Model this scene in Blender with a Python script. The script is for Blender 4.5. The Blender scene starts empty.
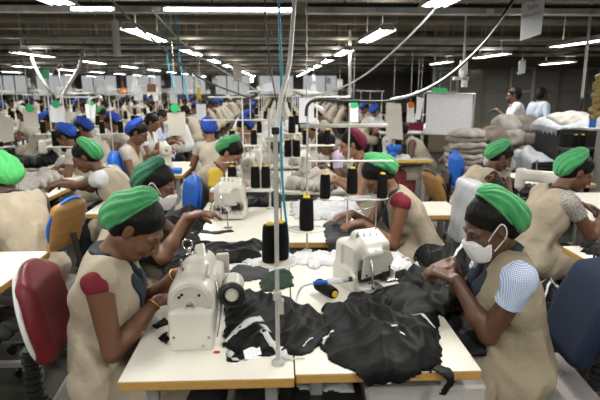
import bpy, bmesh, math, random
import numpy as np
import openvdb
from mathutils import Vector, Matrix, noise as mnoise

C = bpy.context.scene.collection
SC = bpy.context.scene
PI = math.pi

# ------------------------------------------------------------------ camera
CAM_H, PITCH, YAW, FPX = 1.685, math.radians(12.84), math.radians(-2.29), 500.0
cd = bpy.data.cameras.new('camera'); cam = bpy.data.objects.new('camera', cd); C.objects.link(cam)
cd.sensor_width = 36; cd.lens = FPX / 600 * 36; cd.clip_end = 200; cd.clip_start = .05
cam.location = (0, 0, CAM_H); cam.rotation_euler = (PI/2 - PITCH, 0, YAW)
cd.dof.use_dof = True; cd.dof.focus_distance = 2.1; cd.dof.aperture_fstop = 4.0
SC.camera = cam
CM = cam.rotation_euler.to_matrix(); CO = Vector((0, 0, CAM_H))

# ------------------------------------------------------------------ world, exposure
w = bpy.data.worlds.new('world'); SC.world = w; w.use_nodes = True
w.node_tree.nodes['Background'].inputs[0].default_value = (0.95, 0.93, 0.88, 1)
w.node_tree.nodes['Background'].inputs[1].default_value = 0.18
SC.view_settings.view_transform = 'Standard'; SC.view_settings.look = 'None'
SC.view_settings.exposure = 0.0; SC.view_settings.gamma = 1.0
SC.view_settings.use_curve_mapping = False
try:
    SC.cycles.use_light_tree = True; SC.cycles.max_bounces = 6; SC.cycles.diffuse_bounces = 2
    SC.cycles.use_denoising = True
except Exception: pass
LAMP_W = 24.5          # watts of one two-metre ceiling fitting
TUBE_E = 20.0
UPL = .14

def ray(px, py): return CM @ Vector(((px - 300) / FPX, (200 - py) / FPX, -1))
def at(px, py, Y):
    d = ray(px, py); return CO + d * (Y / d.y)
def atz(px, py, z):
    d = ray(px, py); return CO + d * ((z - CAM_H) / d.z)
def pix(p):
    q = CM.transposed() @ (Vector(p) - CO); return (300 + FPX * q.x / -q.z, 200 - FPX * q.y / -q.z)

# ------------------------------------------------------------------ materials
MATS = {}
def mat(name, col, rough=.6, metal=0, noise=0, nscale=20, bump=0, bscale=60, bdist=.01, alpha=1, emit=None, estr=0, trans=0, spec=.4, sheen=0, col2=None, stretch=None, coat=0):
    if name in MATS: return MATS[name]
    m = bpy.data.materials.new(name); m.use_nodes = True; nt = m.node_tree; b = nt.nodes['Principled BSDF']
    b.inputs['Base Color'].default_value = (*col, 1); b.inputs['Roughness'].default_value = rough
    b.inputs['Metallic'].default_value = metal; b.inputs['Specular IOR Level'].default_value = spec
    if sheen: b.inputs['Sheen Weight'].default_value = sheen
    if coat: b.inputs['Coat Weight'].default_value = coat
    if alpha < 1: b.inputs['Alpha'].default_value = alpha
    if trans: b.inputs['Transmission Weight'].default_value = trans
    if emit: b.inputs['Emission Color'].default_value = (*emit, 1); b.inputs['Emission Strength'].default_value = estr
    if noise or bump:
        tc = nt.nodes.new('ShaderNodeTexCoord'); mp = nt.nodes.new('ShaderNodeMapping')
        nt.links.new(tc.outputs['Object'], mp.inputs[0])
        if stretch: mp.inputs['Scale'].default_value = stretch
    if noise:
        n = nt.nodes.new('ShaderNodeTexNoise'); n.inputs['Scale'].default_value = nscale; n.inputs['Detail'].default_value = 5
        r = nt.nodes.new('ShaderNodeValToRGB'); r.color_ramp.elements[0].position = .3; r.color_ramp.elements[1].position = .7
        c2 = col2 or tuple(max(0, c * (1 - noise)) for c in col)
        r.color_ramp.elements[0].color = (*c2, 1); r.color_ramp.elements[1].color = (*col, 1)
        nt.links.new(mp.outputs[0], n.inputs[0]); nt.links.new(n.outputs[0], r.inputs[0]); nt.links.new(r.outputs[0], b.inputs['Base Color'])
    if bump:
        n2 = nt.nodes.new('ShaderNodeTexNoise'); n2.inputs['Scale'].default_value = bscale; n2.inputs['Detail'].default_value = 4
        bp = nt.nodes.new('ShaderNodeBump'); bp.inputs['Strength'].default_value = bump; bp.inputs['Distance'].default_value = bdist
        nt.links.new(mp.outputs[0], n2.inputs[0]); nt.links.new(n2.outputs[0], bp.inputs['Height']); nt.links.new(bp.outputs[0], b.inputs['Normal'])
    MATS[name] = m; return m

def pattern(name, c1, c2, kind='check', scale=60, rough=.8):
    m = bpy.data.materials.new(name); m.use_nodes = True; nt = m.node_tree; b = nt.nodes['Principled BSDF']
    tc = nt.nodes.new('ShaderNodeTexCoord'); b.inputs['Roughness'].default_value = rough
    r = nt.nodes.new('ShaderNodeValToRGB'); r.color_ramp.elements[0].color = (*c1, 1); r.color_ramp.elements[1].color = (*c2, 1)
    if kind == 'check':
        a = nt.nodes.new('ShaderNodeTexWave'); a.inputs['Scale'].default_value = scale; a.bands_direction = 'X'
        d = nt.nodes.new('ShaderNodeTexWave'); d.inputs['Scale'].default_value = scale; d.bands_direction = 'Z'
        x = nt.nodes.new('ShaderNodeMath'); x.operation = 'MULTIPLY'
        for q in (a, d): nt.links.new(tc.outputs['Object'], q.inputs[0])
        nt.links.new(a.outputs[1], x.inputs[0]); nt.links.new(d.outputs[1], x.inputs[1]); nt.links.new(x.outputs[0], r.inputs[0])
        r.color_ramp.elements[0].position = .1; r.color_ramp.elements[1].position = .5
    else:
        v = nt.nodes.new('ShaderNodeTexVoronoi'); v.inputs['Scale'].default_value = scale
        nt.links.new(tc.outputs['Object'], v.inputs[0]); nt.links.new(v.outputs[0], r.inputs[0])
        r.color_ramp.elements[0].position = .25; r.color_ramp.elements[1].position = .35
    nt.links.new(r.outputs[0], b.inputs['Base Color']); MATS[name] = m; return m

VEST = mat('vest_cotton', (.39, .33, .245), .85, noise=.12, nscale=9, bump=.8, bscale=11, bdist=.022, sheen=.1)
VEST2 = mat('vest_cotton_far', (.42, .375, .30), .85, bump=.5, bscale=13)
NAVY = mat('navy_cloth', (.012, .022, .035), .8)
SK = [mat('skin_deep', (.15, .068, .036), .48, noise=.12, nscale=30, spec=.45),
      mat('skin_warm', (.20, .092, .048), .48, noise=.12, nscale=30, spec=.45),
      mat('skin_dark', (.105, .048, .028), .45, noise=.12, nscale=30, spec=.5),
      mat('skin_light', (.33, .17, .10), .5, noise=.08, nscale=30)]
HAIR = mat('black_hair', (.0045, .0035, .003), .55, spec=.2, bump=.6, bscale=90, stretch=(1, 1, .3))
GREEN = mat('green_cap_cloth', (.05, .34, .115), .75, noise=.25, nscale=14, bump=.5, bscale=60, sheen=.2)
DGREEN = mat('dark_green_cap_cloth', (.022, .12, .07), .8, noise=.25, nscale=14, bump=.5, bscale=60)
BLUE = mat('blue_cap_cloth', (.01, .06, .36), .75, noise=.2, nscale=14)
MAROON = mat('maroon_cap_cloth', (.17, .012, .045), .8, noise=.2, nscale=14)
WCAP = mat('white_cap_cloth', (.7, .7, .7), .8)
MASK = mat('white_mask_cloth', (.72, .71, .72), .8, bump=.3, bscale=40)
BLACKC = mat('black_garment_cloth', (.0042, .0044, .005), .58, noise=.3, nscale=8, bump=.6, bscale=18, spec=.2)
GREYC = mat('charcoal_garment_cloth', (.03, .033, .036), .7, bump=.5, bscale=24)
WHITEC = mat('white_scrap_cloth', (.58, .58, .60), .75, bump=.3, bscale=20)
CREAMC = mat('grey_garment_cloth', (.42, .39, .36), .85, noise=.3, nscale=10, bump=.5, bscale=20)
BROWNC = mat('taupe_garment_cloth', (.25, .21, .18), .85, noise=.35, nscale=10, bump=.5, bscale=20)
LAM = mat('white_laminate', (.80, .775, .69), .33, noise=.06, nscale=5, spec=.5)
WOODE = mat('plywood_edge', (.52, .30, .08), .6, noise=.45, nscale=30, stretch=(3, 3, 40))
STEEL = mat('painted_steel', (.42, .42, .40), .45, metal=.4)
POLE = mat('galvanised_pole', (.50, .49, .46), .4, metal=.2, noise=.2, nscale=12)
MACH = mat('machine_enamel', (.60, .58, .52), .32, noise=.07, nscale=9, spec=.55, coat=.2)
MACHF = mat('machine_enamel_grey', (.46, .445, .40), .4)
METAL = mat('bright_metal', (.55, .55, .55), .25, metal=.9)
DARKM = mat('dark_metal', (.03, .03, .03), .4, metal=.5)
BLK = mat('black_plastic', (.012, .012, .013), .45)
THREAD = mat('black_thread', (.005, .005, .0055), .8, spec=.15, bump=.4, bscale=150, stretch=(1, 1, 8))
YEL = mat('yellow_plastic', (.75, .52, .04), .5)
CYAN = mat('cyan_hose', (.03, .30, .46), .45)
WHP = mat('white_plastic', (.68, .68, .66), .4)
CLEAR = mat('clear_plastic', (.8, .82, .85), .2, alpha=.42)
FILM = mat('plastic_film', (.50, .53, .58), .35, alpha=.6, bump=.6, bscale=12)
PAPER = mat('paper', (.84, .85, .90), .8)
BEIGE = mat('beige_board', (.52, .49, .43), .75)
REDV = mat('maroon_vinyl', (.13, .008, .014), .5, bump=.15, bscale=60)
BLUEF = mat('blue_upholstery', (.0035, .011, .034), .85, bump=.3, bscale=120)
BLUEP = mat('blue_plastic', (.01, .10, .45), .45)
PLYB = mat('varnished_plywood', (.42, .23, .08), .4, noise=.35, nscale=8, stretch=(1, 1, 6))
GRYF = mat('grey_upholstery', (.22, .20, .20), .9, bump=.3, bscale=100)
REDT = mat('red_tape', (.6, .02, .015), .5)
GRN = mat('green_tag', (.02, .38, .12), .6)
ORG = mat('orange_tag', (.8, .16, .02), .6)
GOLD = mat('gold_bangle', (.7, .42, .12), .3, metal=.9)
EYEW = mat('eye_white', (.55, .52, .48), .3)
IRIS = mat('dark_iris', (.012, .008, .006), .2)
LIPS = mat('lips', (.13, .035, .03), .45)
TROU = mat('dark_trousers', (.010, .010, .013), .85)
FLOORM = mat('worn_concrete', (.05, .047, .036), .7, noise=.35, nscale=3, bump=.1, bscale=40)
CEILM = mat('ceiling_sheet', (.10, .086, .062), .85, noise=.35, nscale=2)
BEAMM = mat('beam_paint', (.28, .25, .20), .7, noise=.3, nscale=4)
PIPEM = mat('pipe_paint', (.46, .44, .38), .5, noise=.3, nscale=6)
TRAYM = mat('polished_tray', (.85, .85, .84), .3, metal=.35, noise=.75, nscale=3.0, stretch=(1.2, .2, .2))
TUBE = mat('fluorescent_tube', (1, 1, 1), .4, emit=(.95, .98, 1), estr=TUBE_E)
REFL = mat('lamp_reflector', (.72, .73, .74), .4)
WALLM = mat('far_wall_paint', (.55, .53, .48), .85, noise=.25, nscale=1)
FRAMEM = mat('partition_frame', (.17, .14, .10), .6)
GLASS = mat('partition_glass', (.30, .32, .32), .15, alpha=.35)
DAY = mat('daylit_window', (.8, .85, .9), .5, emit=(.9, .93, .92), estr=.42)

# ------------------------------------------------------------------ object helpers
def link(o, parent=None):
    C.objects.link(o)
    if parent is not None: o.parent = parent
    return o
def empty(name, loc=(0, 0, 0), rz=0):
    o = bpy.data.objects.new(name, None); o.location = loc; o.rotation_euler = (0, 0, rz); o.empty_display_size = .1
    return link(o)
def tag(o, label=None, cat=None, group=None, kind=None):
    if label: o['label'] = label
    if cat: o['category'] = cat
    if group: o['group'] = group
    if kind: o['kind'] = kind
    return o
def thing(name, label, cat, loc=(0, 0, 0), rz=0, group=None):
    return tag(empty(name, loc, rz), label, cat, group)
def struct(o): o['kind'] = 'structure'; return o
def mesh_obj(name, me, m, parent=None, smooth=True):
    if m is not None: me.materials.clear(); me.materials.append(m)
    if smooth: me.polygons.foreach_set('use_smooth', [True] * len(me.polygons))
    return link(bpy.data.objects.new(name, me), parent)
def kids(o): return [c for c in KID.get(o.name, ())]
def copy_tree(o, parent=None):
    c = o.copy(); C.objects.link(c); c.parent = parent
    for ch in o.children: copy_tree(ch, c)
    return c
def dup(o, loc, rz=0, label=None, group=None, sc=None):
    c = copy_tree(o); c.location = loc; c.rotation_euler = (0, 0, rz)
    if sc: c.scale = (sc, sc, sc) if not hasattr(sc, '__len__') else sc
    if label: c['label'] = label
    if group: c['group'] = group
    elif 'group' in c and label: del c['group']
    return c

class MB:
    """collects simple solids, then links them as one mesh"""
    def __init__(s): s.v = []; s.f = []; s.flat = []
    def _add(s, vs, fs, smooth=True):
        n = len(s.v); s.v += [tuple(v) for v in vs]; s.f += [tuple(i + n for i in f) for f in fs]; s.flat += [smooth] * len(fs)
        return s
    def box(s, c, d, R=None, bev=.003):
        c = Vector(c); h = Vector(d) / 2; b = min(bev, min(h) * .45)
        vs = []; idx = {}
        for ax in range(3):
            for sx in (-1, 1):
                for sy in (-1, 1):
                    for sz in (-1, 1):
                        sg = (sx, sy, sz); p = Vector([sg[i] * (h[i] - (0 if i == ax else b)) for i in range(3)])
                        idx[(ax, sg)] = len(vs); vs.append(p)
        fs = []
        for ax in range(3):
            u, v = (ax + 1) % 3, (ax + 2) % 3
            for sg in (-1, 1):
                q = []
                for a_, b_ in ((-1, -1), (1, -1), (1, 1), (-1, 1)):
                    t = [0, 0, 0]; t[ax] = sg; t[u] = a_; t[v] = b_; q.append(idx[(ax, tuple(t))])
                fs.append(q if sg > 0 else q[::-1])
            for a_ in (-1, 1):
                for b_ in (-1, 1):
                    t0 = [0, 0, 0]; t1 = [0, 0, 0]; t0[ax] = -1; t1[ax] = 1; t0[u] = t1[u] = a_; t0[v] = t1[v] = b_
                    q = [idx[(u, tuple(t0))], idx[(u, tuple(t1))], idx[(v, tuple(t1))], idx[(v, tuple(t0))]]
                    fs.append(q if a_ * b_ < 0 else q[::-1])
        for sx in (-1, 1):
            for sy in (-1, 1):
                for sz in (-1, 1):
                    q = [idx[(0, (sx, sy, sz))], idx[(1, (sx, sy, sz))], idx[(2, (sx, sy, sz))]]
                    fs.append(q if sx * sy * sz > 0 else q[::-1])
        if R is not None: vs = [R @ v for v in vs]
        return s._add([v + c for v in vs], fs, False)
    def tube(s, pts, r, n=10, cap=True, r2=None):
        pts = [Vector(p) for p in pts]; rings = []; L = len(pts)
        up = None
        for i, p in enumerate(pts):
            t = (pts[min(i + 1, L - 1)] - pts[max(i - 1, 0)]).normalized()
            if up is None: up = t.orthogonal().normalized()
            up = (up - t * up.dot(t)); up = up.normalized() if up.length > 1e-6 else t.orthogonal().normalized()
            q = t.cross(up); rr = (r[i] if hasattr(r, '__len__') else r + ((r2 - r) * i / (L - 1) if r2 is not None else 0))
            rings.append([p + (up * math.cos(a) + q * math.sin(a)) * rr for a in (2 * PI * k / n for k in range(n))])
        vs = [v for g in rings for v in g]
        fs = [(i * n + k, i * n + (k + 1) % n, (i + 1) * n + (k + 1) % n, (i + 1) * n + k) for i in range(L - 1) for k in range(n)]
        s._add(vs, fs)
        if cap:
            s._add(rings[0], [tuple(range(n))[::-1]], False); s._add(rings[-1], [tuple(range(n))], False)
        return s
    def lathe(s, prof, c=(0, 0, 0), n=20, R=None):
        c = Vector(c); vs = []
        for r, z in prof:
            for k in range(n):
                a = 2 * PI * k / n; p = Vector((max(r, 1e-4) * math.cos(a), max(r, 1e-4) * math.sin(a), z)); vs.append((R @ p if R is not None else p) + c)
        L = len(prof)
        fs = [(i * n + k, i * n + (k + 1) % n, (i + 1) * n + (k + 1) % n, (i + 1) * n + k) for i in range(L - 1) for k in range(n)]
        return s._add(vs, fs, False)
    def prism(s, poly, z0, z1, M=None):
        n = len(poly); vs = [Vector((x, y, z0)) for x, y in poly] + [Vector((x, y, z1)) for x, y in poly]
        if M is not None: vs = [M @ v for v in vs]
        fs = [tuple(range(n))[::-1], tuple(range(n, 2 * n))] + [(i, (i + 1) % n, n + (i + 1) % n, n + i) for i in range(n)]
        return s._add(vs, fs, False)
    def build(s, name, m, parent=None):
        me = bpy.data.meshes.new(name); me.from_pydata(s.v, [], s.f)
        me.polygons.foreach_set('use_smooth', s.flat)
        if m is not None: me.materials.append(m)
        me.update(); return link(bpy.data.objects.new(name, me), parent)
def rotx(a): return Matrix.Rotation(a, 3, 'X')
def roty(a): return Matrix.Rotation(a, 3, 'Y')
def rotz(a): return Matrix.Rotation(a, 3, 'Z')
def smooth_path(pts, n=8):
    pts = [Vector(p) for p in pts]; out = []
    P = [pts[0]] + pts + [pts[-1]]
    for i in range(1, len(P) - 2):
        for k in range(n):
            t = k / n; a, b, c, d = P[i - 1], P[i], P[i + 1], P[i + 2]
            out.append(.5 * ((2 * b) + (c - a) * t + (2 * a - 5 * b + 4 * c - d) * t * t + (3 * b - a - 3 * c + d) * t ** 3))
    return out + [pts[-1]]

# ------------------------------------------------------------------ signed-distance modelling
class Field:
    def __init__(s, lo, hi, vox):
        s.lo = np.array(lo, np.float32); s.v = vox
        n = np.ceil((np.array(hi) - s.lo) / vox).astype(int) + 1
        s.n = n; s.a = np.full(tuple(n), .3, np.float32)
    def sl(s, lo, hi):
        i0 = np.clip(np.floor((np.array(lo) - s.lo) / s.v).astype(int), 0, s.n); i1 = np.clip(np.ceil((np.array(hi) - s.lo) / s.v).astype(int) + 1, 0, s.n)
        if (i1 <= i0).any(): return None, None
        ax = [(s.lo[k] + s.v * np.arange(i0[k], i1[k])).astype(np.float32) for k in range(3)]
        X, Y, Z = ax[0][:, None, None], ax[1][None, :, None], ax[2][None, None, :]
        return (slice(i0[0], i1[0]), slice(i0[1], i1[1]), slice(i0[2], i1[2])), (X, Y, Z)
    def add(s, pr, k=.02, op='u'):
        fn, lo, hi = pr; m = k + .03 + 2 * s.v
        sl, g = s.sl(np.array(lo) - m, np.array(hi) + m)
        if sl is None: return s
        d = fn(*g).astype(np.float32); a = s.a[sl]
        if op == 'u':
            h = np.maximum(k - np.abs(a - d), 0) / k; s.a[sl] = np.minimum(a, d) - h * h * k * .25
        elif op == 's':
            d = -d; h = np.maximum(k - np.abs(a - d), 0) / k; s.a[sl] = np.maximum(a, d) + h * h * k * .25
        return s
    def inter(s, pr, k=.01):
        fn = pr[0]; sl, g = s.sl(s.lo, s.lo + s.n * s.v); d = fn(*g); a = s.a
        h = np.maximum(k - np.abs(a - d), 0) / k; s.a = (np.maximum(a, d) + h * h * k * .25).astype(np.float32); return s
    def warp(s, fn):
        sl, g = s.sl(s.lo, s.lo + s.n * s.v); s.a = (s.a + fn(*g)).astype(np.float32); return s
    def mesh(s, name):
        a = s.a
        for ax in range(3):
            for e in (0, -1):
                ix = [slice(None)] * 3; ix[ax] = e; a[tuple(ix)] = np.maximum(a[tuple(ix)], s.v)
        g = openvdb.FloatGrid(.3); g.copyFromArray(np.ascontiguousarray(a), tolerance=0)
        p, q = g.convertToQuads()
        p = p * s.v + s.lo
        me = bpy.data.meshes.new(name)
        me.vertices.add(len(p)); me.vertices.foreach_set('co', p.astype(np.float32).ravel())
        me.loops.add(len(q) * 4); me.loops.foreach_set('vertex_index', q[:, ::-1].astype(np.int32).ravel() if VFLIP else q.astype(np.int32).ravel())
        me.polygons.add(len(q)); me.polygons.foreach_set('loop_start', np.arange(0, len(q) * 4, 4, dtype=np.int32))
        me.polygons.foreach_set('loop_total', np.full(len(q), 4, np.int32)); me.update(); me.validate()
        me.polygons.foreach_set('use_smooth', [True] * len(me.polygons))
        return me
VFLIP = False
A3 = lambda v: np.array(tuple(v), np.float64)
def cone(a, b, ra, rb=None):
    rb = ra if rb is None else rb; a, b = A3(a), A3(b); ab = b - a; L = float(ab @ ab) + 1e-9; R = max(ra, rb)
    def f(X, Y, Z):
        t = np.clip(((X - a[0]) * ab[0] + (Y - a[1]) * ab[1] + (Z - a[2]) * ab[2]) / L, 0, 1)
        return np.sqrt((X - a[0] - t * ab[0]) ** 2 + (Y - a[1] - t * ab[1]) ** 2 + (Z - a[2] - t * ab[2]) ** 2) - (ra + (rb - ra) * t)
    return f, np.minimum(a, b) - R, np.maximum(a, b) + R
def _loc(c, R, X, Y, Z):
    x, y, z = X - c[0], Y - c[1], Z - c[2]
    if R is None: return x, y, z
    return (R[0][0] * x + R[1][0] * y + R[2][0] * z, R[0][1] * x + R[1][1] * y + R[2][1] * z, R[0][2] * x + R[1][2] * y + R[2][2] * z)
def ell(c, r, R=None):
    c = A3(c); R = None if R is None else np.array([list(x) for x in R])
    def f(X, Y, Z):
        x, y, z = _loc(c, R, X, Y, Z)
        k0 = np.sqrt((x / r[0]) ** 2 + (y / r[1]) ** 2 + (z / r[2]) ** 2); k1 = np.sqrt((x / r[0] ** 2) ** 2 + (y / r[1] ** 2) ** 2 + (z / r[2] ** 2) ** 2) + 1e-6
        return k0 * (k0 - 1) / k1
    m = max(r) if R is not None else np.array(r)
    return f, c - m, c + m
def rbox(c, h, rad=.01, R=None):
    c = A3(c); R = None if R is None else np.array([list(x) for x in R])
    def f(X, Y, Z):
        x, y, z = _loc(c, R, X, Y, Z)
        qx, qy, qz = np.abs(x) - h[0] + rad, np.abs(y) - h[1] + rad, np.abs(z) - h[2] + rad
        return np.sqrt(np.maximum(qx, 0) ** 2 + np.maximum(qy, 0) ** 2 + np.maximum(qz, 0) ** 2) + np.minimum(np.maximum(qx, np.maximum(qy, qz)), 0) - rad
    m = np.linalg.norm(h) if R is not None else np.array(h)
    return f, c - m, c + m
def cyl(a, b, r, rad=.004):
    a, b = A3(a), A3(b); ab = b - a; L = np.linalg.norm(ab); u = ab / L
    def f(X, Y, Z):
        t = (X - a[0]) * u[0] + (Y - a[1]) * u[1] + (Z - a[2]) * u[2]
        q = np.sqrt(np.maximum((X - a[0]) ** 2 + (Y - a[1]) ** 2 + (Z - a[2]) ** 2 - t * t, 0)) - r + rad
        h = np.abs(t - L / 2) - L / 2 + rad
        return np.sqrt(np.maximum(q, 0) ** 2 + np.maximum(h, 0) ** 2) + np.minimum(np.maximum(q, h), 0) - rad
    return f, np.minimum(a, b) - r, np.maximum(a, b) + r
def half(p, n):   # keeps the side n points away from
    p = A3(p); n = A3(Vector(tuple(n)).normalized())
    return (lambda X, Y, Z: (X - p[0]) * n[0] + (Y - p[1]) * n[1] + (Z - p[2]) * n[2]), p - 5, p + 5
def grow(pr, r):
    f, lo, hi = pr; return (lambda X, Y, Z: f(X, Y, Z) - r), np.array(lo) - r, np.array(hi) + r
def folds(amp, fx, fy, fz, seed=0, sharp=False):
    rs = random.Random(seed); ph = [rs.uniform(0, 6.3) for _ in range(6)]
    def f(X, Y, Z):
        w1 = np.sin(X * fx * .45 + ph[0] + 1.2 * np.sin(Y * fy * .5 + ph[1])) * 1.3; w2 = np.sin(Z * 14 + ph[2])
        a = np.sin(X * fx + Y * fy * .35 + Z * fz + w1 + w2 + ph[3]); b = np.sin(-X * fx * .6 + Y * fy + Z * fz * 1.4 + w1 * 1.5 + ph[4])
        c = np.sin(X * fx * 1.7 + Y * fy * 1.9 - Z * fz * 1.1 + 2 * w2 + ph[5]) * .5
        return amp * (a + b + c) * .5
    return f
# ------------------------------------------------------------------ people
def ik(s, w, l1, l2, pole):
    s, w = Vector(s), Vector(w); d = w - s; L = d.length
    if L > (l1 + l2) * .995: w = s + d * ((l1 + l2) * .995 / L); d = w - s; L = d.length
    x = (l1 * l1 - l2 * l2 + L * L) / (2 * L); h = math.sqrt(max(l1 * l1 - x * x, 0)); u = d / L
    p = Vector(pole); p = p - u * p.dot(u); p.normalize()
    return s + u * x + p * h, w
def frame(f, u):
    f = Vector(f).normalized(); u = Vector(u); l = u.cross(f).normalized(); u = f.cross(l)
    return Matrix((f, l, u)).transposed()      # columns: forward, left, up

def hand_prims(wr, d, n, curl=.5, side=1, sc=1.0, rr=1.0):
    """palm and five fingers; d = direction of the fingers, n = the way the palm faces, side = +1 thumb along d x n"""
    d = Vector(d).normalized(); n = Vector(n); n = (n - d * n.dot(d)).normalized(); s = d.cross(n) * side
    out = [(rbox(wr + d * .048 * sc, (.046 * sc, .036 * sc, .0125 * sc * rr), .011, Matrix((d, s, n)).transposed()), .012)]
    for i, (o, ln) in enumerate(((.028, .068), (.010, .076), (-.009, .071), (-.027, .056))):
        p = wr + d * .082 * sc + s * o * sc; a = curl * (.45 + .12 * i); r = .0088 * rr
        for j, q in enumerate((.46, .30, .24)):
            e = (d * math.cos(a) + n * math.sin(a) + s * o * 1.5).normalized(); p2 = p + e * ln * q * sc
            out.append((cone(p, p2, r * sc, (r - .0009) * sc), .006 if j else .009)); p = p2; r -= .0009; a += curl * .75
    p = wr + d * .022 * sc + s * .026 * sc; e = (d * .55 + s * .7 + n * .35).normalized(); p2 = p + e * .036 * sc
    e2 = (d * .85 + s * .15 + n * .45).normalized(); p3 = p2 + e2 * .028 * sc; p4 = p3 + (e2 + n * .4 * curl).normalized() * .022 * sc
    out += [(cone(p, p2, .0135 * sc, .0105 * sc * rr), .012), (cone(p2, p3, .0105 * sc * rr, .0095 * sc * rr), .005), (cone(p3, p4, .0095 * sc * rr, .0082 * sc * rr), .005)]
    return out

def person(label, loc, rz, group=None, lod='mid', lean=.25, slump=.2, s=1.0, head=(.075, 0, .135), hpitch=.5, hyaw=0, hroll=0,
           handR=(.42, -.10, .82), handL=(.42, .12, .82), poleR=(-.3, -.5, -1), poleL=(-.3, .5, -1), hdR=(1, .3, -.2), hdL=(1, -.3, -.2),
           curl=.6, skin=0, vest=VEST, sleeve=None, sleeve_len=.42, cap=GREEN, cap_kw=None, mask=False, collar=True, lower=TROU,
           hair='bun', stand=False, bangle=None, earring=False, mouth_mask=False, shirt=None, spread=.11, skirt=None, seed=0, armw=1.0, fit=1.0, seatz=.575, ah=.035, slr=1.0, ao=.064, vsi=.045):
    V = Vector; vox = {'hi': .0045, 'mid': .0065, 'lo': .011}[lod]; rr = {'hi': 1, 'mid': 1.12, 'lo': 1.6}[lod]
    root = thing('person', label, 'person', loc, rz, group)
    zp = .93 if stand else seatz
    pel = V((0, 0, zp)); t = V((math.sin(lean), 0, math.cos(lean))); t2 = V((math.sin(lean + slump), 0, math.cos(lean + slump)))
    waist = pel + t * .15; chest = waist + t * .06 + t2 * .12; nb = chest + t2 * .175
    sR = chest + t2 * .115 + V((0, -.165, 0)); sL = chest + t2 * .115 + V((0, .165, 0))
    hc = nb + V(head)
    cp, sp = math.cos(hpitch), math.sin(hpitch)
    f = V((cp * math.cos(hyaw), cp * math.sin(hyaw), -sp)); up = V((sp * math.cos(hyaw), sp * math.sin(hyaw), cp)) + V((0, math.sin(hroll), 0)); H = frame(f, up)
    h2w = lambda *p: hc + H @ V(p)
    eR, wR = ik(sR, handR, .27, .245, poleR); eL, wL = ik(sL, handL, .27, .245, poleL)
    if stand:
        hips = [V((0, y, .9)) for y in (-.09, .09)]; kn = [V((.03, y * 1.1, .48)) for y in (-.09, .09)]; an = [V((0, y * 1.2, .08)) for y in (-.09, .09)]
    else:
        hips = [pel + V((.02, y, -.02)) for y in (-.09, .09)]; kn = [V((.40, y * 1.4, .50)) for y in (-spread, spread)]; an = [V((.36, y * 1.4, .09)) for y in (-spread, spread)]
    pts = [pel, nb, hc, wR, wL, eR, eL] + kn + an
    lo = V([min(p[i] for p in pts) - .16 for i in range(3)]); hi = V([max(p[i] for p in pts) + .17 for i in range(3)]); lo.z = max(lo.z, 0.0)
    T3 = Matrix((V((t.z, 0, -t.x)), V((0, 1, 0)), t)).transposed(); T4 = Matrix((V((t2.z, 0, -t2.x)), V((0, 1, 0)), t2)).transposed()
    torso = [(ell(pel + V((0, 0, .01)), (.125, .165, .115), T3), .06), (ell(waist, (.10, .132, .13), T3), .06), (ell(chest, (.105, .15, .15), T4), .06),
             (ell(chest + T4 @ V((.055, 0, -.01)), (.065, .115, .075), T4), .05), (cone(sR + V((0, .04, .0)), sL - V((0, .04, .0)), .058), .05)]
    # body -------------------------------------------------------------
    F = Field(lo, hi, vox)
    for p, k in torso: F.add(p, k)
    F.add(cone(nb - t2 * .03, h2w(-.022, 0, -.055), .058, .049), .04)
    for (S, E_, W, hd, sd) in ((sR, eR, wR, hdR, 1), (sL, eL, wL, hdL, -1)):
        F.add(cone(S, E_, .050 * armw, .037 * armw), .03); F.add(cone(E_ + (W - E_) * .0, E_ + (W - E_) * .35, .037 * armw, .037 * armw), .015)
        F.add(cone(E_ + (W - E_) * .35, W, .037 * armw, .024), .02)
        nn = V((0, 0, -1)) if abs(V(hd).normalized().z) < .8 else V((1, 0, 0))
        for p, k in hand_prims(W, hd, nn, curl, side=sd, rr=rr): F.add(p, k)
    for h_, k_, a_ in zip(hips, kn, an):
        F.add(cone(h_, k_, .082, .058), .04); F.add(cone(k_, a_, .055, .036), .03); F.add(cone(a_ + V((-.02, 0, -.03)), a_ + V((.13, 0, -.055)), .034, .024), .02)
    # head
    F.add(ell(h2w(-.018, 0, .035), (.095, .075, .085), H), .03)
    F.add(ell(h2w(.030, 0, -.030), (.060, .058, .078), H), .03)
    F.add(cone(h2w(.062, 0, -.092), h2w(.058, 0, -.085), .020), .03)
    F.add(cone(h2w(-.01, -.048, -.06), h2w(.05, -.02, -.092), .018), .03); F.add(cone(h2w(-.01, .048, -.06), h2w(.05, .02, -.092), .018), .03)
    if lod != 'lo':
        for y in (-1, 1):
            F.add(ell(h2w(.062, y * .036, -.028), (.024, .024, .026), H), .02)
            F.add(cone(h2w(.083, y * .016, .026), h2w(.070, y * .048, .022), .010, .009), .014)
            F.add(ell(h2w(.094, y * .031, .005), (.016, .017, .012), H), .012, 's')
            F.add(ell(h2w(.0712, y * .031, .0075), (.0135, .016, .0105), H), .004)
        F.add(cone(h2w(.088, 0, .012), h2w(.110, 0, -.028), .008, .0115), .010)
        for y in (-1, 1): F.add(ell(h2w(.101, y * .0115, -.031), (.010, .0075, .0075), H), .006)
        F.add(ell(h2w(.088, 0, -.053), (.013, .023, .008), H), .008); F.add(ell(h2w(.085, 0, -.066), (.013, .020, .008), H), .008)
    else:
        F.add(cone(h2w(.088, 0, .012), h2w(.110, 0, -.028), .011, .014), .012)
    for y in (-1, 1):
        F.add(ell(h2w(-.008, y * .072, -.004), (.017, .009, .030), H), .008)
        if lod == 'hi': F.add(ell(h2w(-.004, y * .082, .0), (.009, .006, .017), H), .006, 's')
    body = mesh_obj('body', F.mesh('body'), SK[skin], root)
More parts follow.
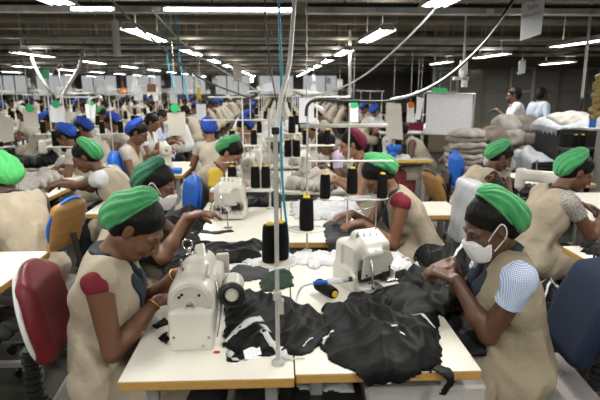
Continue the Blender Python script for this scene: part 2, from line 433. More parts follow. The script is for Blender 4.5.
    # face details
    if lod != 'lo' and True:
        for y in (-1, 1):
            m = MB(); m.lathe([(0, .011), (.006, .0095), (.011, .004), (.0115, 0), (.011, -.004), (0, -.011)], h2w(.0725, y * .031, .0035), 12, H @ roty(PI/2))
            e = m.build('eye', EYEW, root)
            MB().lathe([(0, .001), (.0045, 0), (.0052, -.001), (0, -.002)], h2w(.0842, y * .031, .001), 12, H @ roty(PI/2)).build('iris', IRIS, e)
            MB().tube([h2w(.0885, y * .014, .027), h2w(.0845, y * .032, .032), h2w(.0705, y * .051, .027)], [.0030, .0034, .0018], 6).build('eyebrow', HAIR, root)
            MB().tube([h2w(.081, y * .019, .0005), h2w(.0845, y * .031, .0035), h2w(.077, y * .044, .001)], [.0012, .0018, .001], 6).build('eyelashes', HAIR, root)
        if not mask:
            g = Field(h2w(.09, 0, -.06) - V((.04, .04, .04)), h2w(.09, 0, -.06) + V((.04, .04, .04)), .003)
            g.add(ell(h2w(.0895, 0, -.0535), (.013, .0215, .0062), H), .004); g.add(ell(h2w(.0865, 0, -.0655), (.013, .019, .0066), H), .002)
            mesh_obj('mouth', g.mesh('mouth'), LIPS, root)
    # hair
    g = Field(hc - V((.2, .2, .24)), hc + V((.2, .2, .2)), max(vox, .005))
    g.add(ell(h2w(-.024, 0, .038), (.103, .083, .092), H), .02); g.add(ell(h2w(-.05, 0, -.01), (.072, .074, .085), H), .03)
    g.add(ell(h2w(.13, 0, -.035), (.112, .14, .104), H), .02, 's'); g.add(ell(h2w(.03, 0, -.15), (.15, .12, .085), H), .02, 's')
    for y in (-1, 1): g.add(ell(h2w(-.006, y * .085, -.008), (.022, .03, .034), H), .01, 's')
    if hair == 'bun': g.add(ell(h2w(-.105, 0, -.015), (.036, .045, .045), H), .02)
    if hair == 'plait':
        g.add(cone(h2w(-.11, 0, -.05), h2w(-.11, 0, -.05) + V((-.02, 0, -.20)), .03, .018), .02)
    g.warp(folds(.002, 60, 60, 90, seed))
    mesh_obj('hair', g.mesh('hair'), HAIR, root)
    # cap
    if cap is not None:
        kw = dict(c=(-.068, 0, .044), r=(.116, .090, .064), tilt=1.3); kw.update(cap_kw or {})
        Rc = H @ roty(-kw['tilt']); cc = h2w(*kw['c']); r = kw['r']
        g = Field(cc - V((.2, .2, .2)), cc + V((.2, .2, .2)), max(vox, .004) if lod != 'lo' else .009)
        g.add(ell(cc, r, Rc), .02); g.add(ell(cc + Rc @ V((-.35 * r[0], 0, .1 * r[2])), (r[0] * .72, r[1] * 1.04, r[2] * 1.05), Rc), .04)
        ax, ay, az = Rc.col[0], Rc.col[1], Rc.col[2]
        g.inter(half(cc + az * (-r[2] * .42), -az), .018)
        def ribs(X, Y, Z):
            x, y, z = X - cc.x, Y - cc.y, Z - cc.z
            u = x * ax.x + y * ax.y + z * ax.z; v = x * ay.x + y * ay.y + z * ay.z; q = x * az.x + y * az.y + z * az.z + .03
            return (.0032 if lod != 'lo' else 0) * np.sin(np.arctan2(v, q) * 17 + 2.0 * np.sin(u * 22) + seed) + .0025 * np.sin(u * 55 + v * 30)
        g.warp(ribs)
        c_ = mesh_obj('cap', g.mesh('cap'), cap, root)
        if lod == 'hi':
            m = MB(); m.tube([cc + Rc @ V((r[0] * .90 * math.cos(a), r[1] * .92 * math.sin(a), -r[2] * .40)) for a in (2 * PI * i / 40 for i in range(41))], .0055, 8, cap=False)
            m.build('cap_band', cap, c_)
    # mask
    if mask:
        g = Field(hc - V((.16, .16, .2)), hc + V((.16, .16, .12)), .0035 if lod == 'hi' else .005)
        g.add(ell(h2w(.034, 0, -.042), (.074, .067, .088), H), .02); g.add(cone(h2w(.098, 0, -.018), h2w(.088, 0, -.085), .022, .026), .05)
        g.inter(half(h2w(.034, 0, 0), H @ V((-1, 0, -.25))), .01); g.inter(half(h2w(.12, 0, .002), H @ V((-.45, 0, 1))), .01); g.inter(half(h2w(.07, 0, -.122), H @ V((.35, 0, -1))), .01)
        uz = H.col[2]; g.warp(lambda X, Y, Z: .0007 * np.sin((X * uz.x + Y * uz.y + Z * uz.z) * 380))
        mk = mesh_obj('mask', g.mesh('mask'), MASK, root)
        for y in (-1, 1):
            MB().tube(smooth_path([h2w(.050, y * .060, -.02), h2w(.02, y * .079, .012), h2w(-.012, y * .084, .028), h2w(-.024, y * .083, .004), h2w(-.010, y * .080, -.03), h2w(.045, y * .063, -.068)], 5), .0026, 6).build('strap', MASK, mk)
    # vest
    def vestfield(extra, v):
        G = Field(lo - V((.04, .04, .0)), hi + V((.02, .04, 0)), v)
        for p, k in torso[:4]: G.add(grow(p, .022 * fit + extra), .06)
        G.add(cone(sR + V((-.003, vsi, .002)), sL + V((-.003, -vsi, .002)), .068 + extra), .05)
        if stand:
            G.add(cone(pel, pel + V((0, 0, -.12)), .16 + extra, .17 + extra), .06)
        else:
            for h_, k_ in zip(hips, kn): G.add(cone(h_, h_ + (k_ - h_) * .62, .112 + extra, .106 + extra), .05)
            G.add(ell(pel + V((.02, 0, -.02)), (.118, .17, .11)), .05)
        return G
    if vest is not None:
        G = vestfield(0, vox if lod != 'hi' else .005)
        G.warp(folds({'hi': .015, 'mid': .012, 'lo': .004}[lod], 22, 26, 9, seed + 3)); G.warp(folds(.003, 45, 50, 30, seed + 8))
        for S, y in ((sR, -1), (sL, 1)):
            if sleeve is None: G.add(ell(S + V((.01, y * .052, -.035)), (.060, .055, .095), T4), .012, 's')
            else: G.add(ell(S + V((.01, y * ao, -ah)), (.062, .055, .09), T4), .012, 's')
        if not stand: G.inter(half((0, 0, seatz - .10), (-.12, 0, -1)), .01)
        vn = nb + T4 @ V((.05, 0, .0)); vc = chest + T4 @ V((.16, 0, .03))
        G.add(cone(vn, vc, .058, .012), .012, 's'); G.add(cone(nb - t2 * .03, nb + V(head) * .6, .064, .06), .012, 's')
        vo = mesh_obj('vest', G.mesh('vest'), vest, root)
        if shirt is None and lod != 'lo' and collar:
            pl = []
            for y in (-1, 1):
                pl.append((nb + T4 @ V((-.055, 0, .012)), nb + T4 @ V((-.01, y * .072, .0)))); pl.append((nb + T4 @ V((-.01, y * .072, .0)), chest + T4 @ V((.13, y * .045, .065))))
                pl.append((chest + T4 @ V((.13, y * .045, .065)), chest + T4 @ V((.14, y * .006, -.02))))
            K = vestfield(.009, .005)
            K.warp(folds({'hi': .015, 'mid': .012, 'lo': .004}[lod], 22, 26, 9, seed + 3)); K.warp(folds(.003, 45, 50, 30, seed + 8))
            D = Field(K.lo, K.lo + (K.n - 1) * K.v, K.v)
            for a_, b_ in pl: D.add(cone(a_, b_, .026), .004)
            D.a = D.a[:K.n[0], :K.n[1], :K.n[2]]; K.a = np.maximum(K.a[:D.a.shape[0], :D.a.shape[1], :D.a.shape[2]], D.a); K.n = np.array(K.a.shape)
            K.add(cone(vn, vc, .046, .004), .008, 's'); K.add(cone(nb - t2 * .03, nb + V(head) * .6, .057, .055), .008, 's')
            mesh_obj('collar', K.mesh('collar'), NAVY, vo)
    # sleeves / shirt
    if sleeve is not None:
        for S, E_, y in ((sR, eR, -1), (sL, eL, 1)):
            u = (E_ - S).normalized(); en = S + (E_ - S) * sleeve_len
            g = Field(Vector([min(S[i], en[i]) - .13 for i in range(3)]), Vector([max(S[i], en[i]) + .13 for i in range(3)]), max(vox, .005))
            for p_, k_ in torso[2:]: g.add(p_, k_)
            g.add(cone(S, E_, .050 * armw, .037 * armw), .03); g.a -= .008 * slr; g.warp(folds(.002, 50, 50, 50, seed))
            g.inter(half(S + V((0, -y * .055, 0)), (0, -y, 0)), .006); g.inter(((lambda X, Y, Z: np.sqrt((X - S.x) ** 2 + (Y - S.y) ** 2 + (Z - S.z) ** 2) - (.085 + .27 * sleeve_len)),), .006)
            g.inter(((lambda X, Y, Z: np.abs((X - S.x)) - .085 - .10 * sleeve_len),), .01) if abs(u.x) < .35 else None
            g.inter(half(en, u), .006)
            mesh_obj('sleeve', g.mesh('sleeve'), sleeve, root)
    # lower clothing
    if lower is not None:
        g = Field(V((-.2, -.32, .06)), V((.58, .32, max(zp + .08, .7))), max(vox, .008))
        for h_, k_, a_ in zip(hips, kn, an): g.add(cone(h_, k_, .088, .070), .02); g.add(cone(k_, a_, .070, .058), .03)
        if skirt: g.add(rbox((.30, 0, .34), (.13, .17, .20), .06), .05)
        g.warp(folds(.004, 30, 30, 14, seed)); g.inter(half((0, 0, .12), (0, 0, -1)), .01)
        mesh_obj('skirt' if skirt else 'trousers', g.mesh('trousers'), lower if not skirt else skirt, root)
    if bangle:
        for W, E_ in bangle and ((wR, eR), (wL, eL)):
            u = (W - E_).normalized(); a = u.orthogonal().normalized(); b = u.cross(a); c = W - u * .018
            MB().tube([c + (a * math.cos(q) + b * math.sin(q)) * .029 for q in (2 * PI * i / 20 for i in range(21))], .0028, 6, cap=False).build('bangle', bangle, root)
    if earring:
        for y in (-1, 1): MB().lathe([(0, .004), (.004, 0), (0, -.004)], h2w(-.004, y * .079, -.036), 10).build('earring', GOLD, root)
    return root
# ------------------------------------------------------------------ cloth, garments
def cloth(name, poly, z0, h, m, parent=None, seed=0, res=.008, edge=None, edge_r=.03, f=30, th=.004, base=None, rough=.5, jag=.004, tilt=(0, 0)):
    """a rumpled heap of cloth inside the outline poly (world x, y); edge = (normal, limit): beyond it the cloth hangs down"""
    rs = random.Random(seed); poly = [(p[0], p[1]) for p in poly]
    if base is None: cx = sum(p[0] for p in poly) / len(poly); cy = sum(p[1] for p in poly) / len(poly)
    else: cx, cy = base
    P = np.array(poly); lo = P.min(0) - .02; hi = P.max(0) + .02
    nx, ny = int((hi[0] - lo[0]) / res) + 2, int((hi[1] - lo[1]) / res) + 2
    X, Y = np.meshgrid(lo[0] + res * np.arange(nx), lo[1] + res * np.arange(ny), indexing='ij')
    ph = [rs.uniform(0, 6.3) for _ in range(12)]
    jx = X + jag * np.sin(Y * 60 + ph[0]) + jag * .6 * np.sin(Y * 131 + X * 40 + ph[1]); jy = Y + jag * np.sin(X * 57 + ph[2]) + jag * .6 * np.sin(X * 127 - Y * 50 + ph[3])
    D = np.full(X.shape, 9.0); ins = np.zeros(X.shape, bool); n = len(P)
    for i in range(n):
        a, b = P[i], P[(i + 1) % n]; e = b - a; t = np.clip(((jx - a[0]) * e[0] + (jy - a[1]) * e[1]) / (e @ e), 0, 1)
        D = np.minimum(D, np.hypot(jx - a[0] - t * e[0], jy - a[1] - t * e[1]))
        c = ((a[1] > jy) != (b[1] > jy)) & (jx < (b[0] - a[0]) * (jy - a[1]) / (b[1] - a[1] + 1e-12) + a[0]); ins ^= c
    D = np.where(ins, D, -D)
    w1 = np.sin(X * f * .37 + ph[4] + 1.5 * np.sin(Y * f * .3 + ph[5])) * 1.6; w2 = np.sin(Y * f * .33 + ph[6] + 1.5 * np.sin(X * f * .41 + ph[7])) * 1.6
    r1 = 1 - np.abs(np.sin(X * f * .5 + Y * f * .22 + w1 + ph[8])); r2 = 1 - np.abs(np.sin(-X * f * .3 + Y * f * .62 + w2 + ph[9])); r3 = 1 - np.abs(np.sin(X * f * 1.1 - Y * f * .9 + w1 + w2 + ph[10]))
    lump = .55 + .45 * np.sin(X * 9 + ph[11]) * np.sin(Y * 10 + ph[1])
    base_h = np.clip(1 - np.exp(-np.maximum(D, 0) / edge_r), 0, 1)
    Z = base_h * h * ((1 - rough) * lump + rough * (.45 * r1 + .35 * r2 + .2 * r3)) + .003
    Z += tilt[0] * (X - cx) + tilt[1] * (Y - cy)
    Z = np.maximum(Z, .003)
    B = np.zeros(X.shape)
    Xo, Yo = X.copy(), Y.copy()
    for (nx_, ny_), lim in (edge or ()):
        s = X * nx_ + Y * ny_; ov = np.maximum(s - lim, 0); sh = ov - .015 * (1 - np.exp(-ov / .01))
        wob = .008 * np.sin((X * ny_ + Y * nx_) * 45 + ph[2])
        hang = ov > 0; zz = np.where(hang, Z * .25, 0)
        Xo -= np.where(hang, nx_ * (sh - zz - np.abs(wob) * np.minimum(ov / .02, 1)), 0); Yo -= np.where(hang, ny_ * (sh - zz - np.abs(wob) * np.minimum(ov / .02, 1)), 0)
        Z = np.where(hang, np.maximum(Z * np.exp(-ov / .03), .004) - sh, Z); B = np.where(hang, -sh, B)
        Xo += np.where(hang, nx_ * .006, 0); Yo += np.where(hang, ny_ * .006, 0)
    keep = D > 0
    quad = keep[:-1, :-1] & keep[1:, :-1] & keep[1:, 1:] & keep[:-1, 1:]
    idx = -np.ones(X.shape, int); used = np.zeros(X.shape, bool)
    for sx in (slice(0, -1), slice(1, None)):
        for sy in (slice(0, -1), slice(1, None)): used[sx, sy] |= quad
    idx[used] = np.arange(used.sum()); N = int(used.sum())
    top = np.stack([Xo[used] - cx, Yo[used] - cy, Z[used]], 1); bot = top.copy()
    isb = np.minimum(Z[used] - th, np.where(B[used] < 0, 9, .0005)); bot[:, 2] = isb
    qi = np.argwhere(quad); a, b, c, d = idx[qi[:, 0], qi[:, 1]], idx[qi[:, 0] + 1, qi[:, 1]], idx[qi[:, 0] + 1, qi[:, 1] + 1], idx[qi[:, 0], qi[:, 1] + 1]
    F = [tuple(q) for q in np.stack([a, b, c, d], 1).tolist()] + [tuple(q) for q in (np.stack([d, c, b, a], 1) + N).tolist()]
    ec = {}
    for q in F[:len(a)]:
        for k in range(4):
            e = (q[k], q[(k + 1) % 4]); r = (e[1], e[0])
            if r in ec: del ec[r]
            else: ec[e] = 1
    F += [(e[1], e[0], e[0] + N, e[1] + N) for e in ec]
    me = bpy.data.meshes.new(name); me.from_pydata(np.concatenate([top, bot]).tolist(), [], F); me.update()
    o = mesh_obj(name, me, m, parent); o.location = (cx, cy, z0)
    def hgt(x, y):
        i = int(round((x - lo[0]) / res)); j = int(round((y - lo[1]) / res)); i = min(max(i, 0), nx - 1); j = min(max(j, 0), ny - 1)
        return Vector((Xo[i, j] - cx, Yo[i, j] - cy, Z[i, j]))
    o_h[o.name] = hgt
    return o
o_h = {}
def label_on(o, x, y, w=.02, d=.012, rz=0, m=None, name='label'):
    p = o_h[o.name](x, y); q = [o_h[o.name](x + a, y + b) for a, b in ((.02, 0), (-.02, 0), (0, .02), (0, -.02))]
    n = (q[0] - q[1]).cross(q[2] - q[3]); n = n.normalized() if n.length > 1e-7 else Vector((0, 0, 1))
    if n.z < 0: n = -n
    X = Vector((math.cos(rz), math.sin(rz), 0)); X = (X - n * X.dot(n)).normalized(); R = Matrix((X, n.cross(X), n)).transposed()
    return MB().box(p + n * .003, (w, d, .0016), R, .0006).build(name, m or WHITEC, o)
def strip_on(o, pts, wd=.010, m=None, name='trim', lift=.004):
    """a flat tape that follows the surface of the heap o"""
    P = smooth_path([(x, y, 0) for x, y in pts], 6); vs = []; H_ = o_h[o.name]
    for i, p in enumerate(P):
        t = (P[min(i + 1, len(P) - 1)] - P[max(i - 1, 0)]).normalized(); s = Vector((-t.y, t.x, 0)) * wd / 2
        for q in (p + s, p - s):
            v = H_(q.x, q.y); vs.append((v.x, v.y, v.z + lift))
    n = len(vs); vs += [(x, y, z - .003) for x, y, z in vs]; fs = []
    for i in range(0, n - 2, 2):
        fs += [(i, i + 1, i + 3, i + 2), (n + i + 2, n + i + 3, n + i + 1, n + i), (i, i + 2, n + i + 2, n + i), (i + 3, i + 1, n + i + 1, n + i + 3)]
    fs += [(1, 0, n, n + 1), (n - 2, n - 1, 2 * n - 1, 2 * n - 2)]
    me = bpy.data.meshes.new(name); me.from_pydata(vs, [], fs); me.update()
    return mesh_obj(name, me, m or WHITEC, o)
def blob(name, c, r, m, label, cat, seed=0, vox=.012, rz=0, group=None, f=26, amp=.012, parent=None):
    """a stuffed, rumpled bundle"""
    g = Field(-Vector(r) * 1.5, Vector(r) * 1.5, vox); rs = random.Random(seed)
    g.add(ell((0, 0, 0), r), .05)
    for i in range(5):
        g.add(ell((rs.uniform(-.5, .5) * r[0], rs.uniform(-.5, .5) * r[1], rs.uniform(-.2, .4) * r[2]), (r[0] * .55, r[1] * .55, r[2] * .55)), .05)
    g.warp(folds(amp, f, f, f * 1.2, seed)); g.inter(half((0, 0, -r[2] * .75), (0, 0, -1)), .02)
    o = mesh_obj(name, g.mesh(name), m, parent); o.location = (c[0], c[1], c[2]); o.rotation_euler = (0, 0, rz)
    if label: tag(o, label, cat, group)
    return o

# ------------------------------------------------------------------ furniture
def table(label, x0, x1, y0, y1, z=.75, group=None, edge=WOODE, loc=None, rz=0, top=LAM, th=.038):
    cx, cy = (x0 + x1) / 2, (y0 + y1) / 2; lx, ly = abs(x1 - x0), abs(y1 - y0)
    t = thing('sewing_table', label, 'table', (cx, cy, 0), rz, group)
    MB().box((0, 0, z - th / 2 - .001), (lx - .002, ly - .002, th - .003), bev=.004).build('edge_band', edge, t)
    MB().box((0, 0, z - .0015), (lx - .004, ly - .004, .003), bev=.001).build('tabletop', top, t)
    for sy in (-1, 1):
        for sx in (-1, 1):
            m = MB(); m.box((sx * (lx / 2 - .08), sy * (ly / 2 - .12), (z - th) / 2), (.045, .03, z - th - .002), bev=.004); m.build('leg', STEEL, t)
    m = MB()
    for sy in (-1, 1):
        m.box((0, sy * (ly / 2 - .12), .10), (lx - .16, .03, .035)); m.box((0, sy * (ly / 2 - .12), z - th - .02), (lx - .16, .03, .035))
    m.box((0, 0, .22), (.03, ly - .24, .04)); m.build('frame', STEEL, t)
    m = MB(); m.box((0, -ly * .12, .13), (.26, .36, .018)); m.build('treadle', DARKM, t)
    m = MB(); m.tube([(0, .05, z - .2), (0, .30, z - .2)], .075, 18); m.box((0, .17, z - .1), (.08, .1, .12)); m.build('motor', DARKM, t)
    return t

def chair(label, loc, rz, back=REDV, rim=BLK, group=None, tilt=.16, w=.20, h=.25, seatm=GRYF, zc=.86, kind='soft', cover=False, seat_r=(.21, .22)):
    t = thing('swivel_chair', label, 'chair', loc, rz, group)           # sitter looks along +x; the back is at -x
    g = Field((-.3, -.3, .38), (.3, .3, .52), .008); g.add(rbox((0, 0, .445), (seat_r[0], seat_r[1], .035), .032), .01)
    mesh_obj('seat', g.mesh('seat'), seatm, t)
    R = roty(-tilt); c = Vector((-.22, 0, zc))
    g = Field(c - Vector((.13, w + .06, h + .06)), c + Vector((.13, w + .06, h + .06)), .006)
    th = .034 if kind == 'soft' else .016
    bend = lambda pr: ((lambda X, Y, Z: pr[0](X - .7 * Y * Y, Y, Z)), pr[1], pr[2])
    g.add(bend(ell(c, (th * 1.35, w, h), R)), .01); g.add(bend(rbox(c + R @ Vector((0, 0, -.02)), (th, w * .80, h * .78), .03 if kind == 'soft' else .014, R)), .05)
    mesh_obj('backrest', g.mesh('backrest'), back, t)
    m = MB(); L = [c + R @ Vector(((-.024 if kind == 'soft' else 0) + .7 * (w * math.cos(a)) ** 2, w * 1.0 * math.cos(a) , h * math.sin(a))) + Vector((0, 0, -.01)) for a in (2 * PI * i / 36 for i in range(37))]
    m.tube(L, .010, 8, cap=False); m.build('rim', rim, t)
    m = MB(); pth = smooth_path([(-.10, 0, .40), (-.20, 0, .40), (-.275, 0, .47), (-.285, 0, .60), c + R @ Vector((-.05, 0, -.05))], 5)
    m.tube(pth, .016, 8); m.build('back_bracket', BLK, t)
    m = MB(); P = smooth_path([(-.235, 0, .40), (-.285, 0, .47), (-.287, 0, .56), (-.288, 0, .66)], 6)
    for i, p in enumerate(P):
        m.tube([p - Vector((0, 0, .005)), p + Vector((0, 0, .005))], .036 if i % 2 else .028, 12)
    m.build('bellows', BLK, t)
    m = MB(); m.lathe([(.0, .08), (.05, .08), (.05, .11), (.028, .13), (.028, .28), (.018, .28), (.018, .41), (0, .41)], n=14); m.build('gas_column', BLK, t)
    m = MB()
    for k in range(5):
        a = 2 * PI * k / 5 + .3; m.tube([(.03 * math.cos(a), .03 * math.sin(a), .10), (.27 * math.cos(a), .27 * math.sin(a), .065)], .022, 8, r2=.014)
        m.tube([(.27 * math.cos(a) - .012 * math.sin(a), .27 * math.sin(a) + .012 * math.cos(a), .028), (.27 * math.cos(a) + .012 * math.sin(a), .27 * math.sin(a) - .012 * math.cos(a), .028)], .028, 12)
    m.build('star_base', BLK, t)
    if cover:
        g = Field(c - Vector((.13, w + .1, h + .1)), c + Vector((.13, w + .1, h + .1)), .006)
        g.add(rbox(c + R @ Vector((0, 0, .02)), (th + .028, w * 1.04, h * .98), .045, R), .02); g.warp(folds(.004, 30, 30, 20, 2)); mesh_obj('plastic_cover', g.mesh('plastic_cover'), FILM, t)
    return t

# ------------------------------------------------------------------ sewing machines (arm along +x from the handwheel end at x = 0)
def lockstitch(label, loc, rz, group=None, vox=.005, m=MACH, parts=True):
    t = thing('sewing_machine', label, 'sewing machine', loc, rz, group)
    g = Field((-.06, -.13, -.01), (.52, .13, .34), vox)
    g.add(rbox((.235, 0, .012), (.235, .088, .012), .006), .008)
    g.add(rbox((.06, 0, .12), (.052, .055, .12), .025), .02)
    g.add(rbox((.22, 0, .225), (.205, .046, .046), .03), .03); g.add(rbox((.11, 0, .19), (.10, .05, .05), .04), .05)
    g.add(rbox((.415, 0, .195), (.035, .046, .085), .022), .02); g.add(rbox((.05, 0, .262), (.055, .035, .02), .012), .01)
    g.add(cone((.415, 0, .12), (.415, 0, .10), .012), .01)
    mesh_obj('body', g.mesh('machine_body'), m, t)
    if not parts: 
        MB().lathe([(0, -.04), (.055, -.04), (.06, -.03), (.05, -.012), (.02, 0), (0, 0)], (0, 0, .225), 18, roty(PI/2)).build('handwheel', m, t)
        return t
    w_ = MB(); w_.lathe([(0, -.045), (.05, -.045), (.064, -.035), (.066, -.022), (.05, -.015), (.02, -.005), (.02, .012), (0, .012)], (0, 0, .225), 28, roty(PI/2)); hw = w_.build('handwheel', MACHF, t)
    MB().lathe([(0, -.05), (.016, -.05), (.016, -.04), (0, -.04)], (0, 0, .225), 14, roty(PI/2)).build('wheel_screw', METAL, hw)
    b = MB(); b.tube([(.415, 0, .11), (.415, 0, .03)], .0035, 8); b.box((.415, 0, .045), (.022, .012, .04)); b.box((.42, 0, .014), (.05, .03, .004)); b.build('needle_bar', METAL, t)
    b = MB(); b.lathe([(0, 0), (.018, .0), (.018, .006), (.006, .008), (.006, .022), (0, .022)], (.36, -.047, .205), 14, rotx(PI/2)); b.build('tension_dial', METAL, t)
    b = MB(); b.box((.44, -.048, .215), (.006, .008, .07)); b.build('take_up_lever', METAL, t)
    b = MB(); b.lathe([(0, 0), (.022, 0), (.022, .01), (0, .012)], (.07, -.056, .17), 16, rotx(PI/2)); b.build('stitch_dial', METAL, t)
    b = MB(); b.tube([(.30, 0, .265), (.30, 0, .36)], .004, 8); b.build('thread_post', METAL, t)
    b = MB(); b.box((.20, -.048, .235), (.09, .002, .018)); b.build('name_plate', METAL, t)
    return t

def overlock(label, loc, rz, group=None, vox=.004, m=MACH):
    """boxy overlock machine; its sewing head looks along +x"""
    t = thing('overlock_machine', label, 'sewing machine', loc, rz, group)
    g = Field((-.18, -.16, -.01), (.20, .16, .32), vox)
    g.add(rbox((-.01, 0, .05), (.12, .125, .05), .02), .01); g.add(rbox((-.03, 0, .15), (.10, .115, .08), .035), .03)
    g.add(rbox((.02, .01, .225), (.075, .085, .045), .03, roty(.35)), .03); g.add(rbox((.08, -.02, .20), (.05, .05, .035), .02, roty(.5)), .02)
    g.add(rbox((.10, 0, .03), (.06, .11, .02), .01), .01)
    g.add(rbox((.125, 0, .085), (.055, .105, .030), .012), .01, 's'); g.add(rbox((.0, -.12, .16), (.05, .02, .05), .01), .01, 's')
    mesh_obj('body', g.mesh('machine_body'), m, t)
    b = MB(); b.box((.085, 0, .085), (.05, .17, .045)); b.box((.11, .04, .07), (.03, .03, .03)); b.build('looper_mechanism', DARKM, t)
    b = MB(); b.prism([(-.095, .0), (.06, .02), (.09, .075), (.07, .115), (-.02, .135), (-.085, .105)], 0, .008, Matrix(((0, 0, 1, .118), (1, 0, 0, 0), (0, 1, 0, .085), (0, 0, 0, 1)))); fp = b.build('face_plate', MACHF, t)
    for y, z in ((-.07, .10), (.065, .125), (-.02, .20), (.03, .10)):
        MB().lathe([(0, .004), (.006, .003), (.006, 0), (0, 0)], (.126, y, z), 10, roty(PI/2)).build('screw', DARKM, fp)
    b = MB()
    for i, y in enumerate((-.06, -.03, 0, .03)): MB().lathe([(0, -.008), (.012, -.008), (.012, .008), (.004, .01), (.004, .028), (0, .028)], (.02 + i * .01, y, .262 - i * .004), 12).build('tension_dial', METAL, t)
    b = MB(); b.tube([(.10, -.04, .20), (.15, -.05, .14), (.15, -.05, .06)], .006, 8); b.box((.15, -.05, .05), (.03, .02, .02)); b.build('needle_arm', METAL, t)
    b = MB(); b.box((.15, -.03, .054), (.07, .05, .006)); b.tube([(.17, .02, .07), (.17, .09, .07)], .007, 8); b.build('presser_foot', METAL, t)
    b = MB(); b.tube([(0, .06, .25), (0, .06, .40), (.04, -.05, .40)], .0035, 6); b.build('thread_guide', METAL, t)
    b = MB(); b.lathe([(0, -.03), (.05, -.03), (.058, -.02), (.058, 0), (0, 0)], (-.13, 0, .14), 24, roty(PI/2)); b.build('handwheel', MACHF, t)
    return t

def cone_proto():
    t = thing('thread_cone', 'black thread cone', 'thread cone')
    b = MB(); b.lathe([(0, .004), (.034, .004), (.036, .010), (.0355, .06), (.034, .12), (.032, .155), (.029, .165), (.016, .168), (0, .168)], n=28); b.build('thread', THREAD, t)
    MB().lathe([(0, 0), (.030, 0), (.030, .006), (0, .006)], n=24).build('spool_base', YEL, t); b = MB(); b.lathe([(.0, .165), (.018, .165), (.017, .175), (.010, .176), (.009, .170), (0, .170)], n=24); b.build('spool_top', YEL, t)
    return t
# ================================================================== THE PLACE
V = Vector
YB, XL, XR, YN, ZC = 33.0, -20.0, 8.6, -3.0, 3.3
struct(MB().box(((XL + XR) / 2, (YB + YN) / 2, -.05), (XR - XL, YB - YN, .1), bev=0).build('floor', FLOORM))
struct(MB().box(((XL + XR) / 2, (YB + YN) / 2, ZC + .05), (XR - XL, YB - YN, .1), bev=0).build('ceiling', CEILM))
struct(MB().box(((XL + XR) / 2, YB + .1, ZC / 2), (XR - XL, .2, ZC), bev=0).build('wall_back', WALLM))
struct(MB().box((XL - .1, (YB + YN) / 2, ZC / 2), (.2, YB - YN, ZC), bev=0).build('wall_left', WALLM))
struct(MB().box((XR + .1, (YB + YN) / 2, ZC / 2), (.2, YB - YN, ZC), bev=0).build('wall_right', FRAMEM))
# windows in the far wall
for i, x in enumerate((-17, -14.2, -11.4, -8.6, -5.8, -3.0, -.2, 2.6)):
    f = MB(); W_, z0, z1 = 2.2, 1.15, 2.35
    for dx in (-W_ / 2, -W_ / 6, W_ / 6, W_ / 2): f.box((x + dx, YB - .02, (z0 + z1) / 2), (.07, .06, z1 - z0))
    for z in (z0, z1): f.box((x, YB - .02, z), (W_, .06, .07))
    wf = struct(f.build('window_%d' % (i + 1), WHP)); MB().box((x, YB - .005, (z0 + z1) / 2), (W_, .01, z1 - z0), bev=0).build('pane', DAY, wf)
# ceiling beams, trunking and pipes that run across the hall
for i, y in enumerate([12.5, 16, 19.5, 23, 26.5, 30]):
    struct(MB().box(((XL + XR) / 2, y, ZC - .16), (XR - XL, .22, .32), bev=.01).build('trim_%d' % (i + 1), BEAMM))
struct(MB().box(((XL + XR) / 2, 4.42, 2.50), (XR - XL, .14, .24), bev=.01).build('trim_9', BEAMM)); k = 40
for y, z, r, m in ((6.9, 2.52, .05, BEAMM), (7.5, 2.36, .03, PIPEM), (9.3, 2.46, .06, PIPEM), (10.6, 2.36, .05, BEAMM), (12.5, 2.45, .06, PIPEM), (15, 2.45, .07, PIPEM), (18, 2.45, .07, BEAMM), (21.5, 2.45, .08, PIPEM), (25, 2.4, .08, PIPEM)):
    m_ = MB(); m_.tube([(XL, y, z), (XR, y, z)], r, 10)
    for x in np.arange(-12, 8, 3.0): m_.tube([(x, y, z), (x, y, ZC)], .008, 6)
    tag(m_.build('ceiling_pipe', m), 'long pipe hung across the hall under the dark ceiling', 'pipe', 'pipes across the hall', 'structure'); k += 1
TR = [(4.0, 2.24, -3.2, .13), (4.0, 2.24, .20, 5.6), (8.2, 2.27, -9, 6.5), (10.0, 2.28, -11, 6.5), (13.8, 2.28, -15, 6.5), (17, 2.28, -16, 6), (20, 2.28, -18, 6), (24, 2.28, -18, 6), (28, 2.28, -18, 6)]
for i, (y, z, x0, x1) in enumerate(TR):
    h = MB(); h.box(((x0 + x1) / 2, y, z), (x1 - x0, .10, .045), bev=.004)
    lbl = ['left length of polished cable trunking across the top of the view, ending at a gap', 'right length of polished cable trunking across the top of the view'][i] if i < 2 else 'polished trunking across the hall, %s behind the nearest one' % ('first second third fourth fifth sixth seventh'.split()[i - 2])
    t_ = thing('cable_trunking', lbl, 'trunking', (0, 0, 0), 0)
    h.build('channel', TRAYM, t_)
    m_ = MB()
    for x in np.arange(x0 + .3, x1, 2.4): m_.tube([(x, y, z), (x, y, ZC)], .006, 6)
    m_.tube([(x0, y - .02, z + .04), (x1, y - .02, z + .04)], .012, 6); m_.build('hanger', DARKM, t_)
    if i < 2:
        for x in np.arange(x0 + .5, x1, .9): MB().box((x, y - .052, z), (.06, .008, .03)).build('socket', WHP, t_)

